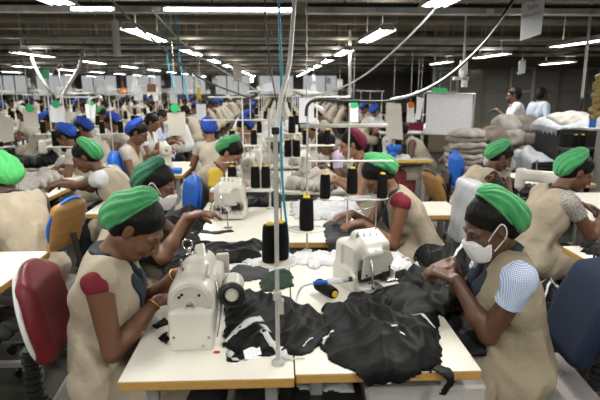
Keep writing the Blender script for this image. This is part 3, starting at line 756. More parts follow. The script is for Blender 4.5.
# fluorescent fittings: rows along the sewing lines, each carries its own lamp
def fitting():
    t = thing('ceiling_lamp', 'lamp', 'ceiling lamp'); L = 1.25
    m = MB(); Mx = Matrix(((1, 0, 0, 0), (0, 0, 1, 0), (0, 1, 0, 0), (0, 0, 0, 1)))
    m.prism([(-.085, -.015), (-.04, .045), (.04, .045), (.085, -.015), (.078, -.015), (.036, .036), (-.036, .036), (-.078, -.015)], -L / 2, L / 2, Mx); m.build('reflector', REFL, t)
    for x in (-.03, .03): MB().tube([(x, -L / 2 + .03, .0), (x, L / 2 - .03, .0)], .016, 10).build('tube', TUBE, t)
    for y in (-L / 2 + .01, L / 2 - .01): MB().box((0, y, .012), (.12, .02, .05)).build('end_cap', STEEL, t)
    for y in (-.4, .4): MB().tube([(0, y, .045), (0, y, ZC - 2.16)], .004, 6).build('hanger', STEEL, t)
    ld = bpy.data.lights.new('added_uplight', 'AREA'); ld.shape = 'RECTANGLE'; ld.size = .16; ld.size_y = L; ld.energy = LAMP_W * UPL; ld.color = (1.0, .93, .8)  # extra upward light, added above the reflector to brighten ceiling and pipes
    lo = bpy.data.objects.new('added_uplight', ld); lo.location = (0, 0, .06); lo.rotation_euler = (PI, 0, 0); link(lo, t)
    ld = bpy.data.lights.new('lamp_light', 'AREA'); ld.shape = 'RECTANGLE'; ld.size = .2; ld.size_y = L; ld.energy = LAMP_W; ld.color = (1.0, .96, .86)
    lo = bpy.data.objects.new('lamp_light', ld); lo.location = (0, 0, -.03); link(lo, t)
    return t
lamp0 = fitting(); used0 = False
ORD = 'first second third fourth fifth sixth seventh eighth ninth tenth eleventh twelfth thirteenth fourteenth fifteenth sixteenth seventeenth eighteenth nineteenth twentieth'.split()
for rn, X, side in ((.9, .92, 'right of the middle'), (-1.25, -1.25, 'left of the middle'), (0, 3.35, 'along the right line'), (0, -3.75, 'along the left line'), (0, 5.8, 'along the outer right line'), (0, -6.3, 'along the outer left line'), (0, -9.2, 'in the leftmost line')):
    for j in range(12):
        Y = 2.55 + 2.5 * (j - 2) + (0 if abs(X) < 3 else .6)
        if Y > 27 or (X > 3 and Y > 12.5) or (Y < 1 and abs(X) > 4): continue
        if Y > 4 and (X * 500 / Y + 280 > 640 or X * 500 / Y + 280 < -60): continue
        lb = 'white twin-tube ceiling lamp %s, %s from the front' % (side, ORD[j])
        if not used0: lamp0.location = (X, Y, 2.16); lamp0['label'] = lb; used0 = True; o = lamp0
        else: o = dup(lamp0, (X, Y, 2.16), 0, lb)
        o['group'] = 'ceiling lamps over the sewing lines'

# partition with windows on the right, behind the bundles
PY = 13.0
pm = MB(); pm.box((6.25, PY, 2.62), (4.7, .14, .95), bev=.01); pm.box((6.25, PY, .35), (4.7, .12, .7), bev=.01)
struct(pm.build('wall_partition', FRAMEM))
for i in range(7):
    x0 = 3.95 + i * .66; f = MB()
    for x in (x0, x0 + .62): f.box((x, PY, 1.42), (.06, .10, 1.46))
    for z in (.72, 1.55, 2.13): f.box((x0 + .31, PY, z), (.64, .08, .045))
    wf = struct(f.build('window_%d' % (20 + i), FRAMEM if i % 3 else PIPEM)); MB().box((x0 + .31, PY, 1.42), (.58, .008, 1.4), bev=0).build('pane', GLASS, wf)

# ------------------------------------------------------------------ front tables
table('white-topped sewing table with plywood edge at the front left, under the big round-wheeled machine', -.535, .0415, 1.470, 2.62)
table('white-topped sewing table with plywood edge at the front right, under the black garments', .043, .675, 1.49, 2.60)
table('sewing table with white front edge in the second row, left half', -.60, .0, 2.96, 4.05, edge=WHP)
table('sewing table with plywood edge in the second row, right half, under a hanging charcoal garment', .006, .62, 2.93, 4.05)
p = atz(50, 251, .75); table('white side table cut by the left border, before the woman seen from behind', p.x - 1.25, p.x, 1.9, p.y)
p = atz(84, 214, .75); table('small white table behind the chair with the plywood back', p.x, p.x + .32, p.y, p.y + .42)
p = atz(413, 215.5, .75); table('small white table behind the chair wrapped in clear plastic', p.x - .05, p.x + .40, p.y, p.y + .45)
p = atz(562, 246, .75); table('white table at the right border strewn with fabric strips', p.x, p.x + 1.3, p.y - .62, p.y)
p = atz(509, 184, .75); table('small sewing table in front of the woman with the floral sleeve', p.x, p.x + .85, p.y - .05, p.y + .62)
p = atz(548, 190, .75); table('table at the right border where the woman with patterned sleeve works', 2.22, 3.2, 3.25, 4.3)

# hall of sewing stations is laid out after the people in front -----------------------------------------
def L2(loc, rz, p):
    return rotz(-rz) @ (V(p) - V(loc))
# the two women in front
def hands(loc, rz, r, l): return dict(handR=tuple(L2(loc, rz, r)), handL=tuple(L2(loc, rz, l)))
loc, rz = (-.71, 1.86, 0), .12
person('woman in green cap and beige vest over red shirt, front left', loc, rz, lod='hi', lean=.0, slump=.16, hpitch=.74, hyaw=-.30, seatz=.56, head=(.118, -.01, .094), ah=.08, fit=1.0, ao=.082, slr=.5, vsi=.018,
       **hands(loc, rz, atz(157, 301, .86), atz(178, 273, .93)), hdR=(1, .45, -.05), hdL=(1, .1, -.3), curl=.55, skin=0, sleeve=mat('red_shirt_cloth', (.15, .008, .018), .8), sleeve_len=.10,
       bangle=GOLD, earring=True, poleR=(-.1, -.25, -1), poleL=(0, .3, -1), hair='bun', seed=1)
chair('swivel chair with maroon vinyl back behind the woman at front left', (-.715, 1.87, 0), .08, back=REDV, rim=WHP, w=.175, h=.20, zc=.84, tilt=.16)
loc, rz = (.955, 1.84, 0), PI - .10
person('woman in green cap, white mask and beige vest over blue checked shirt, front right', loc, rz, lod='hi', lean=.06, slump=.16, hpitch=.50, hyaw=.22, seatz=.555, head=(.066, .01, .100),
       **hands(loc, rz, atz(452, 262, .96), atz(455, 279, .93)), hdL=(.9, -.4, .25), hdR=(.9, .45, -.25), curl=.85, skin=2, sleeve=pattern('blue_checked_cloth', (.62, .68, .80), (.10, .20, .50), 'check', 55), sleeve_len=.42, ah=.05, slr=.95,
       mask=True, earring=True, poleR=(-.1, -.3, -1), poleL=(-.25, .25, -1), hair='bun', seed=2, vest=mat('vest_cotton_warm', (.31, .26, .18), .85, noise=.15, nscale=9, bump=.8, bscale=11, bdist=.022))
chair('swivel chair with dark blue upholstered back behind the masked woman at front right', (1.03, 1.86, 0), PI - .1, back=BLUEF, w=.20, h=.23, zc=.80, tilt=.34, seat_r=(.26, .24))

# second ring of workers
loc, rz = (-1.02, 2.78, 0), .1
person('masked woman in dark green cap leaning over black cloth, behind the woman at front left', loc, rz, lod='mid', lean=.35, slump=.25, hpitch=.45, hyaw=-.25, head=(.09, 0, .12),
       **hands(loc, rz, at(186, 217, 2.62), at(196, 214, 2.8)), hdR=(1, .1, .2), hdL=(1, 0, 0), curl=.5, skin=0, cap=DGREEN, mask=True, seed=3)
loc, rz = (.96, 3.22, 0), PI + .05
person('woman in green cap with red collar, bent over the second-row table at right', loc, rz, lod='mid', lean=.28, slump=.38, hpitch=.85, hyaw=.2, head=(.085, 0, .10), ah=.07, ao=.078, vsi=.022,
       **hands(loc, rz, atz(352, 213, .86), atz(362, 222, .84)), hdR=(1, .2, -.2), hdL=(1, .2, -.1), curl=.5, skin=1, sleeve=mat('red_shirt_cloth', (.15, .008, .018)), sleeve_len=.10, seed=4, poleL=(-.3, .2, -1))
chair('swivel chair wrapped in clear plastic behind the woman bent over the second-row table', (1.0, 3.1, 0), PI + .05, back=GRYF, w=.16, h=.22, zc=.86, tilt=.1, cover=True)
loc, rz = (-.78, 4.3, 0), .05
person('woman in green cap with yellow sleeve at the third-row table left of the centre', loc, rz, lod='mid', lean=.38, slump=.3, hpitch=.75, hyaw=-.5, head=(.10, 0, .12),
       **hands(loc, rz, (-.42, 4.15, .88), (-.38, 4.35, .86)), skin=3, sleeve=mat('yellow_shirt_cloth', (.62, .42, .05), .8), sleeve_len=.4, seed=5)
loc, rz = (-1.50, 2.95, 0), 2.45
person('woman in green cap with her back turned, cut by the left border', loc, rz, lod='mid', lean=.30, slump=.30, hpitch=.5, hyaw=.1, head=(.10, 0, .11),
       handR=(.42, -.1, .84), handL=(.44, .16, .84), skin=2, cap=mat('bright_green_cap_cloth', (.07, .42, .12), .75, bump=.5), seed=6, cap_kw=dict(r=(.125, .098, .066)))
p = at(70, 222, 2.95); chair('swivel chair with plywood back and blue rim behind the woman at the left border', (p.x - .20, 2.98, 0), PI - .35, back=PLYB, rim=BLUEP, kind='ply', w=.14, h=.17, zc=.90, tilt=.3)
loc, rz = (-1.24, 4.18, 0), PI + .05
person('woman in green cap and white sleeve reaching left to a grey machine', loc, rz, lod='mid', lean=.32, slump=.35, hpitch=.5, hyaw=.15, head=(.12, 0, .11),
       **hands(loc, rz, atz(62, 181, .88), atz(52, 186, .84)), skin=0, sleeve=WHITEC, sleeve_len=.3, seed=7, poleL=(-.2, .3, -1))
loc, rz = (1.67, 3.18, 0), .12
person('woman in green cap with black patterned sleeve facing the right border', loc, rz, lod='mid', lean=.22, slump=.3, hpitch=.5, hyaw=-.3, head=(.12, 0, .12),
       handR=(.50, -.08, .86), handL=(.50, .16, .86), skin=0, seatz=.545, sleeve=pattern('dark_print_cloth', (.012, .012, .012), (.35, .32, .30), 'dots', 90), sleeve_len=.42, seed=8)
loc, rz = (1.62, 4.35, 0), .12
person('woman in green cap with floral black sleeve, right of the centre, facing right', loc, rz, lod='mid', lean=.35, slump=.3, hpitch=.6, hyaw=-.3, head=(.12, 0, .11),
       **hands(loc, rz, (1.98, 4.2, .90), (2.02, 4.4, .86)), skin=2, seatz=.52, sleeve=pattern('floral_cloth', (.55, .10, .03), (.012, .012, .012), 'dots', 45), sleeve_len=.5, seed=9)
chair('swivel chair with black and plywood back behind the woman with floral sleeve', (1.56, 4.3, 0), .25, back=PLYB, rim=BLK, kind='ply', w=.17, h=.2, zc=.80, tilt=.35)
chair('swivel chair with blue back left of the woman with floral sleeve', (2.10, 5.25, 0), .05, back=BLUEP, rim=BLUEP, w=.16, h=.2, zc=.82, tilt=.1)
p = at(190, 182, 4.0); chair('swivel chair with bright blue back between the two left lines', (p.x - .19, 4.0, 0), -2.6, back=BLUEP, rim=BLUEP, w=.15, h=.17, zc=.80, tilt=.1)
loc, rz = (.92, 4.55, 0), PI + .05
person('woman in maroon cap facing left behind the bent woman with red collar', loc, rz, lod='mid', lean=.25, slump=.2, hpitch=.35, hyaw=.1, head=(.10, 0, .12),
       handR=(.42, -.10, .85), handL=(.42, .1, .85), skin=3, cap=MAROON, vest=VEST2, seed=10, hair='bun')
loc, rz = (.90, 5.6, 0), PI
person('woman in beige vest with checked sleeve behind the woman in maroon cap', loc, rz, lod='mid', lean=.45, slump=.35, hpitch=.8, head=(.10, 0, .08),
       skin=0, cap=None, sleeve=pattern('plaid_cloth', (.50, .42, .50), (.20, .16, .28), 'check', 60), sleeve_len=.5, vest=VEST2, seed=11)
loc, rz = (2.0, 6.75, 0), PI
person('bare-headed woman in beige vest and red skirt bent over the yellow-edged table', loc, rz, lod='mid', lean=.40, slump=.35, hpitch=.75, head=(.10, 0, .10),
       handR=(.45, -.10, .82), handL=(.45, .1, .82), skin=2, cap=None, vest=VEST2, skirt=pattern('red_print_cloth', (.35, .20, .18), (.22, .02, .025), 'dots', 60), seed=12)
# ------------------------------------------------------------------ machines on the front tables
def big_machine(label, loc, rz):
    t = thing('sewing_machine', label, 'sewing machine', loc, rz)
    g = Field((-.12, -.05, -.01), (.18, .42, .38), .004)
    g.add(rbox((0, .15, .075), (.080, .15, .078), .012), .01)
    g.add(rbox((.0, .16, .165), (.078, .14, .085), .045), .03)
    g.add(rbox((.015, .20, .245), (.055, .12, .055), .04, rotx(-.15)), .04)
    g.add(cyl((0, .03, .175), (0, .10, .175), .084, .012), .015)
    g.add(rbox((.06, .33, .12), (.06, .07, .045), .02), .03); g.add(rbox((.085, .22, .20), (.02, .10, .05), .015), .02)
    mesh_obj('body', g.mesh('machine_body'), MACH, t)
    R = rotx(PI/2)
    m = MB(); m.lathe([(0, -.004), (.070, -.004), (.076, .002), (.077, .010), (.066, .016), (.060, .013), (.024, .010), (.022, .016), (0, .016)], (0, .026, .175), 40, R); dk = m.build('handwheel_cover', MACHF, t)
    MB().lathe([(0, 0), (.012, 0), (.012, .012), (.005, .014), (0, .014)], (0, .012, .175), 16, R).build('wheel_screw', METAL, dk)
    for a in (2.2, 2.5, -2.6, -2.3, .8): MB().lathe([(0, 0), (.0055, 0), (.0055, .003), (0, .003)], (.047 * math.cos(a), .0145, .175 + .047 * math.sin(a)), 10, R).build('cover_hole', DARKM, dk)
    for x, z in ((-.062, .055), (.062, .05), (.04, .018)): MB().lathe([(0, 0), (.006, 0), (.006, .004), (0, .005)], (x, .001, z), 10, R).build('screw', METAL, t)
    m = MB(); m.box((.03, .16, .285), (.034, .15, .014), roty(-.25) @ rotx(.75), .005); m.box((.062, .10, .255), (.010, .05, .06), rotx(.6)); m.build('slanted_cover', MACH, t)
    m = MB(); m.box((.10, .27, .235), (.05, .018, .085), rotz(.2), .012); m.build('side_guard', MACH, t)
    m = MB(); m.tube([(-.03, .10, .255), (-.03, .10, .285)], .007, 8); m.build('thread_post', METAL, t); m = MB(); m.tube([(-.045, .14, .26), (-.045, .14, .30)], .005, 8)
    m.build('thread_post', METAL, t)
    for k in range(4): MB().lathe([(0, -.01), (.013, -.01), (.013, .006), (.004, .008), (.004, .024), (0, .024)], (-.02 + k * .018, .20 + .012 * k, .295), 12).build('tension_dial', METAL, t)
    m = MB(); m.tube([V((-.035 + .020 * math.cos(a), .25, .325 + .020 * math.sin(a))) for a in (2 * PI * k / 20 for k in range(21))], .004, 6, cap=False); m.tube([(-.035, .25, .27), (-.035, .25, .305)], .004, 6); m.build('thread_ring', METAL, t)
    m = MB()
    for k in range(5): m.tube(smooth_path([(.086, .06 + k * .02, .02), (.10, .08 + k * .022, .11), (.09, .10 + k * .03, .20), (.06, .14 + .03 * k, .27)], 5), .0028, 6)
    m.build('thread_lever', METAL, t)
    m = MB(); m.tube([(.145, .085, .18), (.145, .20, .18)], .041, 24); m.box((.09, .15, .16), (.06, .03, .03)); m.build('motor', MACH, t)
    m = MB(); m.lathe([(0, 0), (.046, 0), (.049, .006), (.049, .020), (.036, .026), (.034, .014), (0, .014)], (.145, .088, .18), 28, R); mr = m.build('motor_ring', BLK, t)
    MB().lathe([(0, 0), (.026, 0), (.020, .012), (0, .014)], (.145, .074, .18), 20, R).build('motor_hub', BEIGE, mr)
    return t
p = atz(192, 351, .75); big_machine('large white sewing machine seen from its round wheel end on the front left table', (p.x, p.y, .75), .04)
p2_ = atz(217, 352, .75); tag(MB().box((p2_.x, p2_.y - .004, .752), (.022, .012, .003), bev=.001).build('red_tag', REDT), 'small red tag at the foot of the large machine on the front left table', 'tag')
p = atz(370, 298, .75); o = overlock('cream overlock machine with its face plate towards the camera, on the front right table', (p.x, p.y + .16, .75), -PI/2 + .40); o.scale = (.92, .92, .96)
p = atz(228, 221, .75); overlock('boxy cream overlock machine on the second-row left table', (p.x, p.y + .16, .75), -PI/2, vox=.006)
p = atz(228, 228, .75); tag(MB().lathe([(0, 0), (.03, 0), (.03, .004), (.006, .008), (.006, .12), (.024, .125), (.028, .14), (.024, .155), (0, .158)], (p.x, p.y, .75), 20).build('machine_knob_stand', METAL), 'small metal knob on a post before the boxy overlock machine', 'knob')
# ------------------------------------------------------------------ pole with cables
px_ = atz(278, 364, .75)
def pole_thing():
    t = thing('service_pole', 'tall galvanised pole clamped to the seam of the two front tables', 'pole', (px_.x, px_.y, .75))
    m = MB(); m.box((0, 0, .41), (.015, .015, .80)); m.lathe([(0, 0), (.022, 0), (.022, .012), (.012, .02), (0, .02)], n=16); m.build('tube', POLE, t)
    m = MB(); m.box((0, 0, .80), (.024, .022, .022)); m.build('collar', BLK, t)
    m = MB(); m.box((0, -.002, .255), (.028, .03, .03)); m.box((.012, 0, .215), (.02, .03, .05)); m.build('clamp', POLE, t)
    m = MB(); m.lathe([(0, 0), (.062, .0), (.066, .004), (.062, .006), (0, .004)], (0, .05, .35), 30); m.build('thread_tray', WHP, t)
    return t
pole_thing()
cone0 = cone_proto(); ncone = 0
def put_cone(pos, label, sc=1.0, group=None, rx=0):
    global ncone
    if ncone == 0: c = cone0; c.location = pos; c['label'] = label; c.scale = (sc,) * 3; c.rotation_euler = (rx, 0, 0)
    else: c = dup(cone0, pos, 0, label, None, sc); c.rotation_euler = (rx, 0, 0)
    if group: c['group'] = group
    ncone += 1; return c
put_cone((px_.x - .022, px_.y + .045, .75 + .356), 'black thread cone left of the tall pole, on its small white tray', .78)
put_cone((px_.x + .012, px_.y + .072, .75 + .356), 'black thread cone right of the tall pole, on its small white tray', .78)
def stand(label, base, h, trays, guide, rod=.006, tray_m=WHP, name='thread_stand', zt=.75):
    """trays: (dx, dy, z, rx, ry) discs or bars; guide: (dx0, dx1, z)"""
    t = thing(name, label, 'thread stand', (base[0], base[1], zt))
    m = MB(); m.tube([(0, 0, 0), (0, 0, h)], rod, 10); m.lathe([(0, 0), (.03, 0), (.03, .01), (.012, .016), (0, .016)], n=16); m.build('post', POLE, t)
    for q in trays:
        m = MB(); dx, dy, z, a, b = q
        prof = [(a, b, 24)]; vs = [(dx + a * math.cos(x), dy + b * math.sin(x)) for x in (2 * PI * i / 28 for i in range(28))]; m.prism(vs, z - .005, z)
        m.tube([V((dx + a * math.cos(x), dy + b * math.sin(x), z)) for x in (2 * PI * i / 28 for i in range(29))], .004, 6, cap=False); m.tube([(0, 0, z - .01), (dx, dy, z - .01)], .006, 6)
        m.build('tray', tray_m, t)
    if guide:
        m = MB(); m.box(((guide[0] + guide[1]) / 2, 0, guide[2]), (abs(guide[1] - guide[0]), .018, .009)); 
        m.build('guide_bar', WHP, t)
        for k in range(3):
            x = guide[0] + (guide[1] - guide[0]) * (.2 + .3 * k); m = MB(); m.tube([V((x + .009 * math.cos(a), 0, guide[2] - .016 + .009 * math.sin(a))) for a in (2 * PI * i / 12 for i in range(13))], .0015, 5, cap=False); m.build('thread_eye', METAL, t)
    return t
# A: single large cone right of the pole
q = atz(307, 252, .75)
zA = lambda px, py, Y: at(px, py, Y)
a1 = at(306, 229, q.y - .02); disc_z = a1.z - .75
st = stand('thread stand with round white tray and one large black cone, right of the tall pole', (q.x, q.y), at(307, 108, q.y).z - .75, [(-.005, -.02, disc_z, .105, .07)], None, tray_m=WHP)
put_cone((q.x - .005, q.y - .045, .75 + disc_z + .001), 'large black thread cone on the round white tray right of the tall pole', 1.12)
put_cone((q.x - .004, q.y + .035, .75 + disc_z + .001), 'black thread cone directly behind the large one on the round white tray', 1.1)
b0, b1 = at(300, 126, q.y), at(388, 125, q.y)
tag(MB().box(((b0.x + b1.x) / 2, q.y + .012, b0.z), (b1.x - b0.x, .022, .020)).tube([(q.x, q.y, b0.z), (q.x, q.y + .02, b0.z)], .008).build('guide_bar', POLE), 'grey horizontal rail at head height, reaching right from the stand beside the tall pole', 'rail')
# B: clear trays right
q = atz(345, 232, .75); q = V((q.x, 3.05, .75)); z0 = at(352, 198, 3.05).z - .75
stand('thread stand with clear plastic trays and three black cones over the second-row right table', (q.x, q.y), .82, [(-.10, 0, z0, .085, .06), (.055, 0, z0, .09, .06), (.17, 0, z0, .085, .06)], (-.25, .28, at(345, 161, 3.05).z - .75), tray_m=CLEAR)
for px, py, nm, rx in ((325, 196, 'leftmost', 0), (352, 190, 'middle', 0), (382, 196, 'rightmost, tilted', .0)):
    r = at(px, py, 3.03); put_cone((r.x, r.y, .75 + z0 + .002 + (.03 if nm == 'middle' else 0)), 'black thread cone, %s of the three on the clear trays at right' % nm, .92 if nm != 'middle' else .96)
# C: left stand with white bar
Yc = 3.8; q = at(270, 200, Yc); z0 = at(245, 188, Yc).z - .75
t = stand('thread stand with white tray bar and three black cones behind the boxy overlock machine', (q.x, q.y), at(270, 108, Yc).z - .75, [], (at(203, 120, Yc).x - q.x, 0, at(240, 120, Yc).z - .75), rod=.009)
xl = at(213, 188, Yc).x - q.x; MB().box((xl / 2, 0, z0 - .012), (-xl + .04, .10, .024), bev=.008).build('tray', WHP, t)
for px, nm in ((232.5, 'leftmost'), (255.5, 'middle'), (266, 'rightmost')):
    r = at(px, 188, Yc); put_cone((r.x, r.y, .75 + z0 + .001), 'black thread cone, %s of the three on the white tray bar at left' % nm, 1.0)
# far little cones behind the large one
Yd = 4.75; q = at(292, 175, Yd); 
stand('thread stand with a column of small black cones behind the rail, centre', (q.x, q.y), .85, [(0, 0, .28, .10, .10), (0, 0, .50, .07, .07)], (-.3, .1, .84), rod=.007)
for i, (dx, dy, z) in enumerate(((-.04, -.04, .281), (.045, -.04, .281), (0, .05, .281), (.0, -.02, .501))): put_cone((q.x + dx, q.y + dy, .75 + z), 'black thread cone on the centre stand behind the rail, %s' % ('lower tray at left', 'lower tray at right', 'lower tray at the back', 'upper tray')[i], .95)
# lying cone and hose
r = atz(318, 292, .75); c = put_cone((r.x + .0, r.y, .79), 'black thread cone lying on its side beside the blue-tipped clear tube', .8, None); c.rotation_euler = (PI/2 - .0, 0, .5)
a, b_, c_, d_ = atz(291, 322, .757), atz(296, 300, .765), at(302, 287, 2.05), at(316, 283, 2.05)
tag(MB().tube(smooth_path([a, b_, c_, d_ - V((.01, 0, 0))], 8), .006, 10).build('air_hose', WHP), 'thin grey air hose rising from the table seam to the blue nozzle', 'hose')
t = thing('air_nozzle', 'clear plastic tube with blue tip pointing left, before the overlock machine', 'nozzle', d_)
e = at(343, 280, 2.05) - d_
MB().tube([(-.012, 0, 0), e * .45], .009, 12).build('blue_tip', BLUEP, t); MB().tube([e * .42, e * 1.2], .013, 14).build('clear_tube', CLEAR, t); MB().tube([e * 1.0, e * 1.35], .011, 10).build('holder', DARKM, t)

# ------------------------------------------------------------------ garments on the front tables
def zpoly(pts, z=.755): return [tuple(atz(x, y, z)[:2]) for x, y in pts]
TL = .75
E = lambda y: [((0, -1), -y)]
g1 = cloth('black_garment', zpoly([(222, 300), (250, 292), (285, 300), (330, 318), (322, 345), (300, 356), (262, 352), (240, 356), (222, 345), (226, 322)]), TL, .09, BLACKC, seed=4, res=.006, f=27, rough=.7)
tag(g1, 'crumpled black garments with white strips between the large machine and the pole', 'garment')
def S(px, py): q = atz(px, py, .80); return (q.x, q.y)
strip_on(g1, [S(224, 333), S(236, 326), S(252, 321), S(262, 318)], .022); strip_on(g1, [S(262, 330), S(275, 337), S(290, 348), S(303, 355)], .028)
strip_on(g1, [S(228, 340), S(236, 350), S(244, 357)], .020); strip_on(g1, [S(303, 338), S(309, 332), S(313, 330)], .005); strip_on(g1, [S(262, 322), S(268, 330)], .02)
x_, y_ = S(252, 342); label_on(g1, x_, y_, .062, .075, .25, PAPER, 'paper_note')
g1b = cloth('black_strap', zpoly([(226, 354), (250, 349), (275, 350), (276, 354), (250, 357), (232, 362), (226, 360)]), TL, .02, BLACKC, seed=14, res=.005)
tag(g1b, 'narrow black strap lying at the front edge before the pile, left of the pole', 'strap')
g2 = cloth('black_garment', zpoly([(322, 308), (345, 302), (352, 292), (380, 288), (420, 292), (438, 300), (440, 340), (444, 362), (424, 372), (402, 378), (372, 380), (352, 372), (330, 360), (318, 345)]), TL, .11, BLACKC, seed=7, res=.007, edge=E(1.49), f=19, rough=.7, jag=.004)
tag(g2, 'large pile of black garments spilling over the edge of the front right table', 'garment')
for px, py, rz in ((393, 336, .3), (401, 340, .1), (390, 366, 0), (326, 330, .5)):
    x_, y_ = S(px, py); label_on(g2, x_, y_, .022, .011, rz)
strip_on(g2, [S(408, 309), S(422, 314), S(436, 321)], .005); strip_on(g2, [S(412, 320), S(424, 323), S(432, 328)], .005); strip_on(g2, [S(323, 336), S(330, 327), S(334, 326)], .005)
g2b = cloth('black_strap', zpoly([(418, 362), (440, 364), (452, 368), (456, 376), (455, 386), (446, 386), (446, 376), (436, 370), (420, 369)]), TL, .016, BLACKC, seed=15, res=.005, edge=E(1.49))
tag(g2b, 'black strap end hanging over the edge at the right corner of the large pile', 'strap')
g3 = cloth('black_garment', zpoly([(368, 285), (385, 270), (412, 264), (440, 266), (462, 272), (466, 292), (446, 306), (415, 298), (390, 300), (372, 297)], .80), TL, .12, BLACKC, seed=9, res=.007, f=24)
tag(g3, 'black garment being fed from the machine to the hands of the masked woman', 'garment')
g3b = cloth('black_garment', [(.66, 1.75), (.80, 1.72), (.84, 1.95), (.80, 2.25), (.66, 2.3), (.60, 2.1)], .66, .13, BLACKC, seed=10, res=.008, f=24)
tag(g3b, 'black garment heaped in the lap of the masked woman', 'garment')
g4 = cloth('white_scraps', zpoly([(378, 262), (392, 252), (404, 256), (412, 270), (424, 272), (420, 280), (396, 282), (384, 276)]), TL, .10, WHITEC, seed=11, res=.006, f=60, jag=.02)
tag(g4, 'white fabric scraps heaped right of the cream overlock machine', 'fabric scraps')
g5 = cloth('white_scraps', zpoly([(238, 262), (262, 250), (290, 254), (345, 250), (352, 262), (318, 268), (290, 264), (262, 268)]), TL, .05, WHITEC, seed=12, res=.006, f=60, jag=.02)
tag(g5, 'white fabric scraps strewn along the rear edge of the front tables behind the pole', 'fabric scraps')
g6 = cloth('grey_garment', zpoly([(226, 272), (238, 264), (268, 266), (272, 278), (244, 281), (228, 281)]), TL, .03, GREYC, seed=13)
tag(g6, 'folded charcoal garment lying behind the white motor of the large machine', 'garment')
g7 = cloth('green_garment', zpoly([(258, 286), (262, 276), (278, 270), (292, 272), (294, 286), (280, 290), (264, 292)]), TL, .06, mat('bottle_green_cloth', (.01, .028, .016), .8, bump=.4), seed=16)
tag(g7, 'small bundle of dark green cloth behind the pole', 'garment')
g8 = cloth('black_garment', [(-.60, 2.62), (-.60, 2.3), (-.47, 2.25), (-.36, 2.30), (-.30, 2.55), (-.1, 2.6), (-.1, 2.9), (-.55, 2.9)], TL, .10, BLACKC, seed=17, f=26, edge=None)
tag(g8, 'black garments heaped between the front left and second-row left tables', 'garment')
label_on(g8, -.42, 2.5); label_on(g8, -.5, 2.62); label_on(g8, -.3, 2.66)
g9 = cloth('black_garment', zpoly([(160, 252), (175, 240), (200, 244), (214, 252), (196, 262), (176, 270), (162, 268)], .8), TL, .10, BLACKC, seed=18, f=24)
tag(g9, 'black garment behind the forearm of the woman at front left', 'garment')
g10 = cloth('black_garment', [(-.84, 2.72), (-.66, 2.62), (-.44, 2.86), (-.52, 3.12), (-.50, 3.5), (-.62, 3.7), (-.86, 3.5), (-.9, 3.0)], .72, .17, BLACKC, seed=19, f=20)
tag(g10, 'glossy black garments held by the masked woman in dark green cap', 'garment')
strip_on(g10, [(-.80, 3.05), (-.68, 3.15), (-.60, 3.3)], .006); strip_on(g10, [(-.76, 2.9), (-.66, 2.95), (-.56, 3.1)], .006)
tag(cloth('black_garment', [(-.55, 3.78), (-.2, 3.86), (.0, 3.8), (.0, 4.35), (-.3, 4.4), (-.58, 4.3)], TL, .08, BLACKC, seed=20), 'black garments under the white tray bar at the back of the second-row left table', 'garment')
g11 = cloth('charcoal_garment', zpoly([(322, 220), (340, 214), (362, 220), (372, 228), (364, 240), (356, 254), (338, 256), (328, 244)], .79), TL, .06, GREYC, seed=21, f=22, edge=E(2.93), res=.007)
tag(g11, 'charcoal garment hanging over the front edge of the second-row right table', 'garment'); 
x_, y_ = atz(345, 236, .79)[:2]; strip_on(g11, [(x_, y_), (x_ + .01, y_ - .05), (x_ + .03, y_ - .11)], .005)
tag(cloth('white_scraps', [(.08, 3.5), (.3, 3.42), (.6, 3.5), (.6, 4.0), (.1, 4.0)], TL, .08, WHITEC, seed=22, f=55, jag=.02), 'white fabric pieces around the hands of the bent woman with red collar', 'fabric scraps')
tag(cloth('black_scrap', zpoly([(196, 227), (212, 231), (230, 229), (236, 231), (214, 234), (200, 232)]), TL, .01, BLACKC, seed=23, res=.005), 'thin black scrap lying before the boxy overlock machine', 'scrap')
tag(cloth('black_scrap', zpoly([(152, 325), (164, 317), (170, 322), (158, 329)]), TL, .02, BLACKC, seed=24, res=.004), 'small black scrap on the table left of the large machine, upper', 'scrap')
tag(cloth('black_scrap', zpoly([(158, 338), (166, 331), (171, 338), (164, 344)]), TL, .02, BLACKC, seed=25, res=.004), 'small black scrap at the left foot of the large machine, lower', 'scrap')
q = atz(562, 246, .75)
for i, (dx, dy, w_, d_, m) in enumerate(((.35, -.10, .6, .2, BLACKC), (.30, -.36, .5, .22, BLACKC), (.36, -.2, .5, .14, WHITEC))):
    tag(cloth('fabric_strips', [(q.x + dx - w_ / 2, q.y + dy - d_ / 2), (q.x + dx + w_ / 2, q.y + dy - d_ / 2), (q.x + dx + w_ / 2, q.y + dy + d_ / 2), (q.x + dx - w_ / 2.4, q.y + dy + d_ / 2)], TL, .07 - .01 * i, m, seed=26 + i, f=70, jag=.025), ('black fabric strips at the back of the table at the right border', 'black fabric strips at the front of the table at the right border', 'white fabric strips on the table at the right border')[i], 'fabric strips')
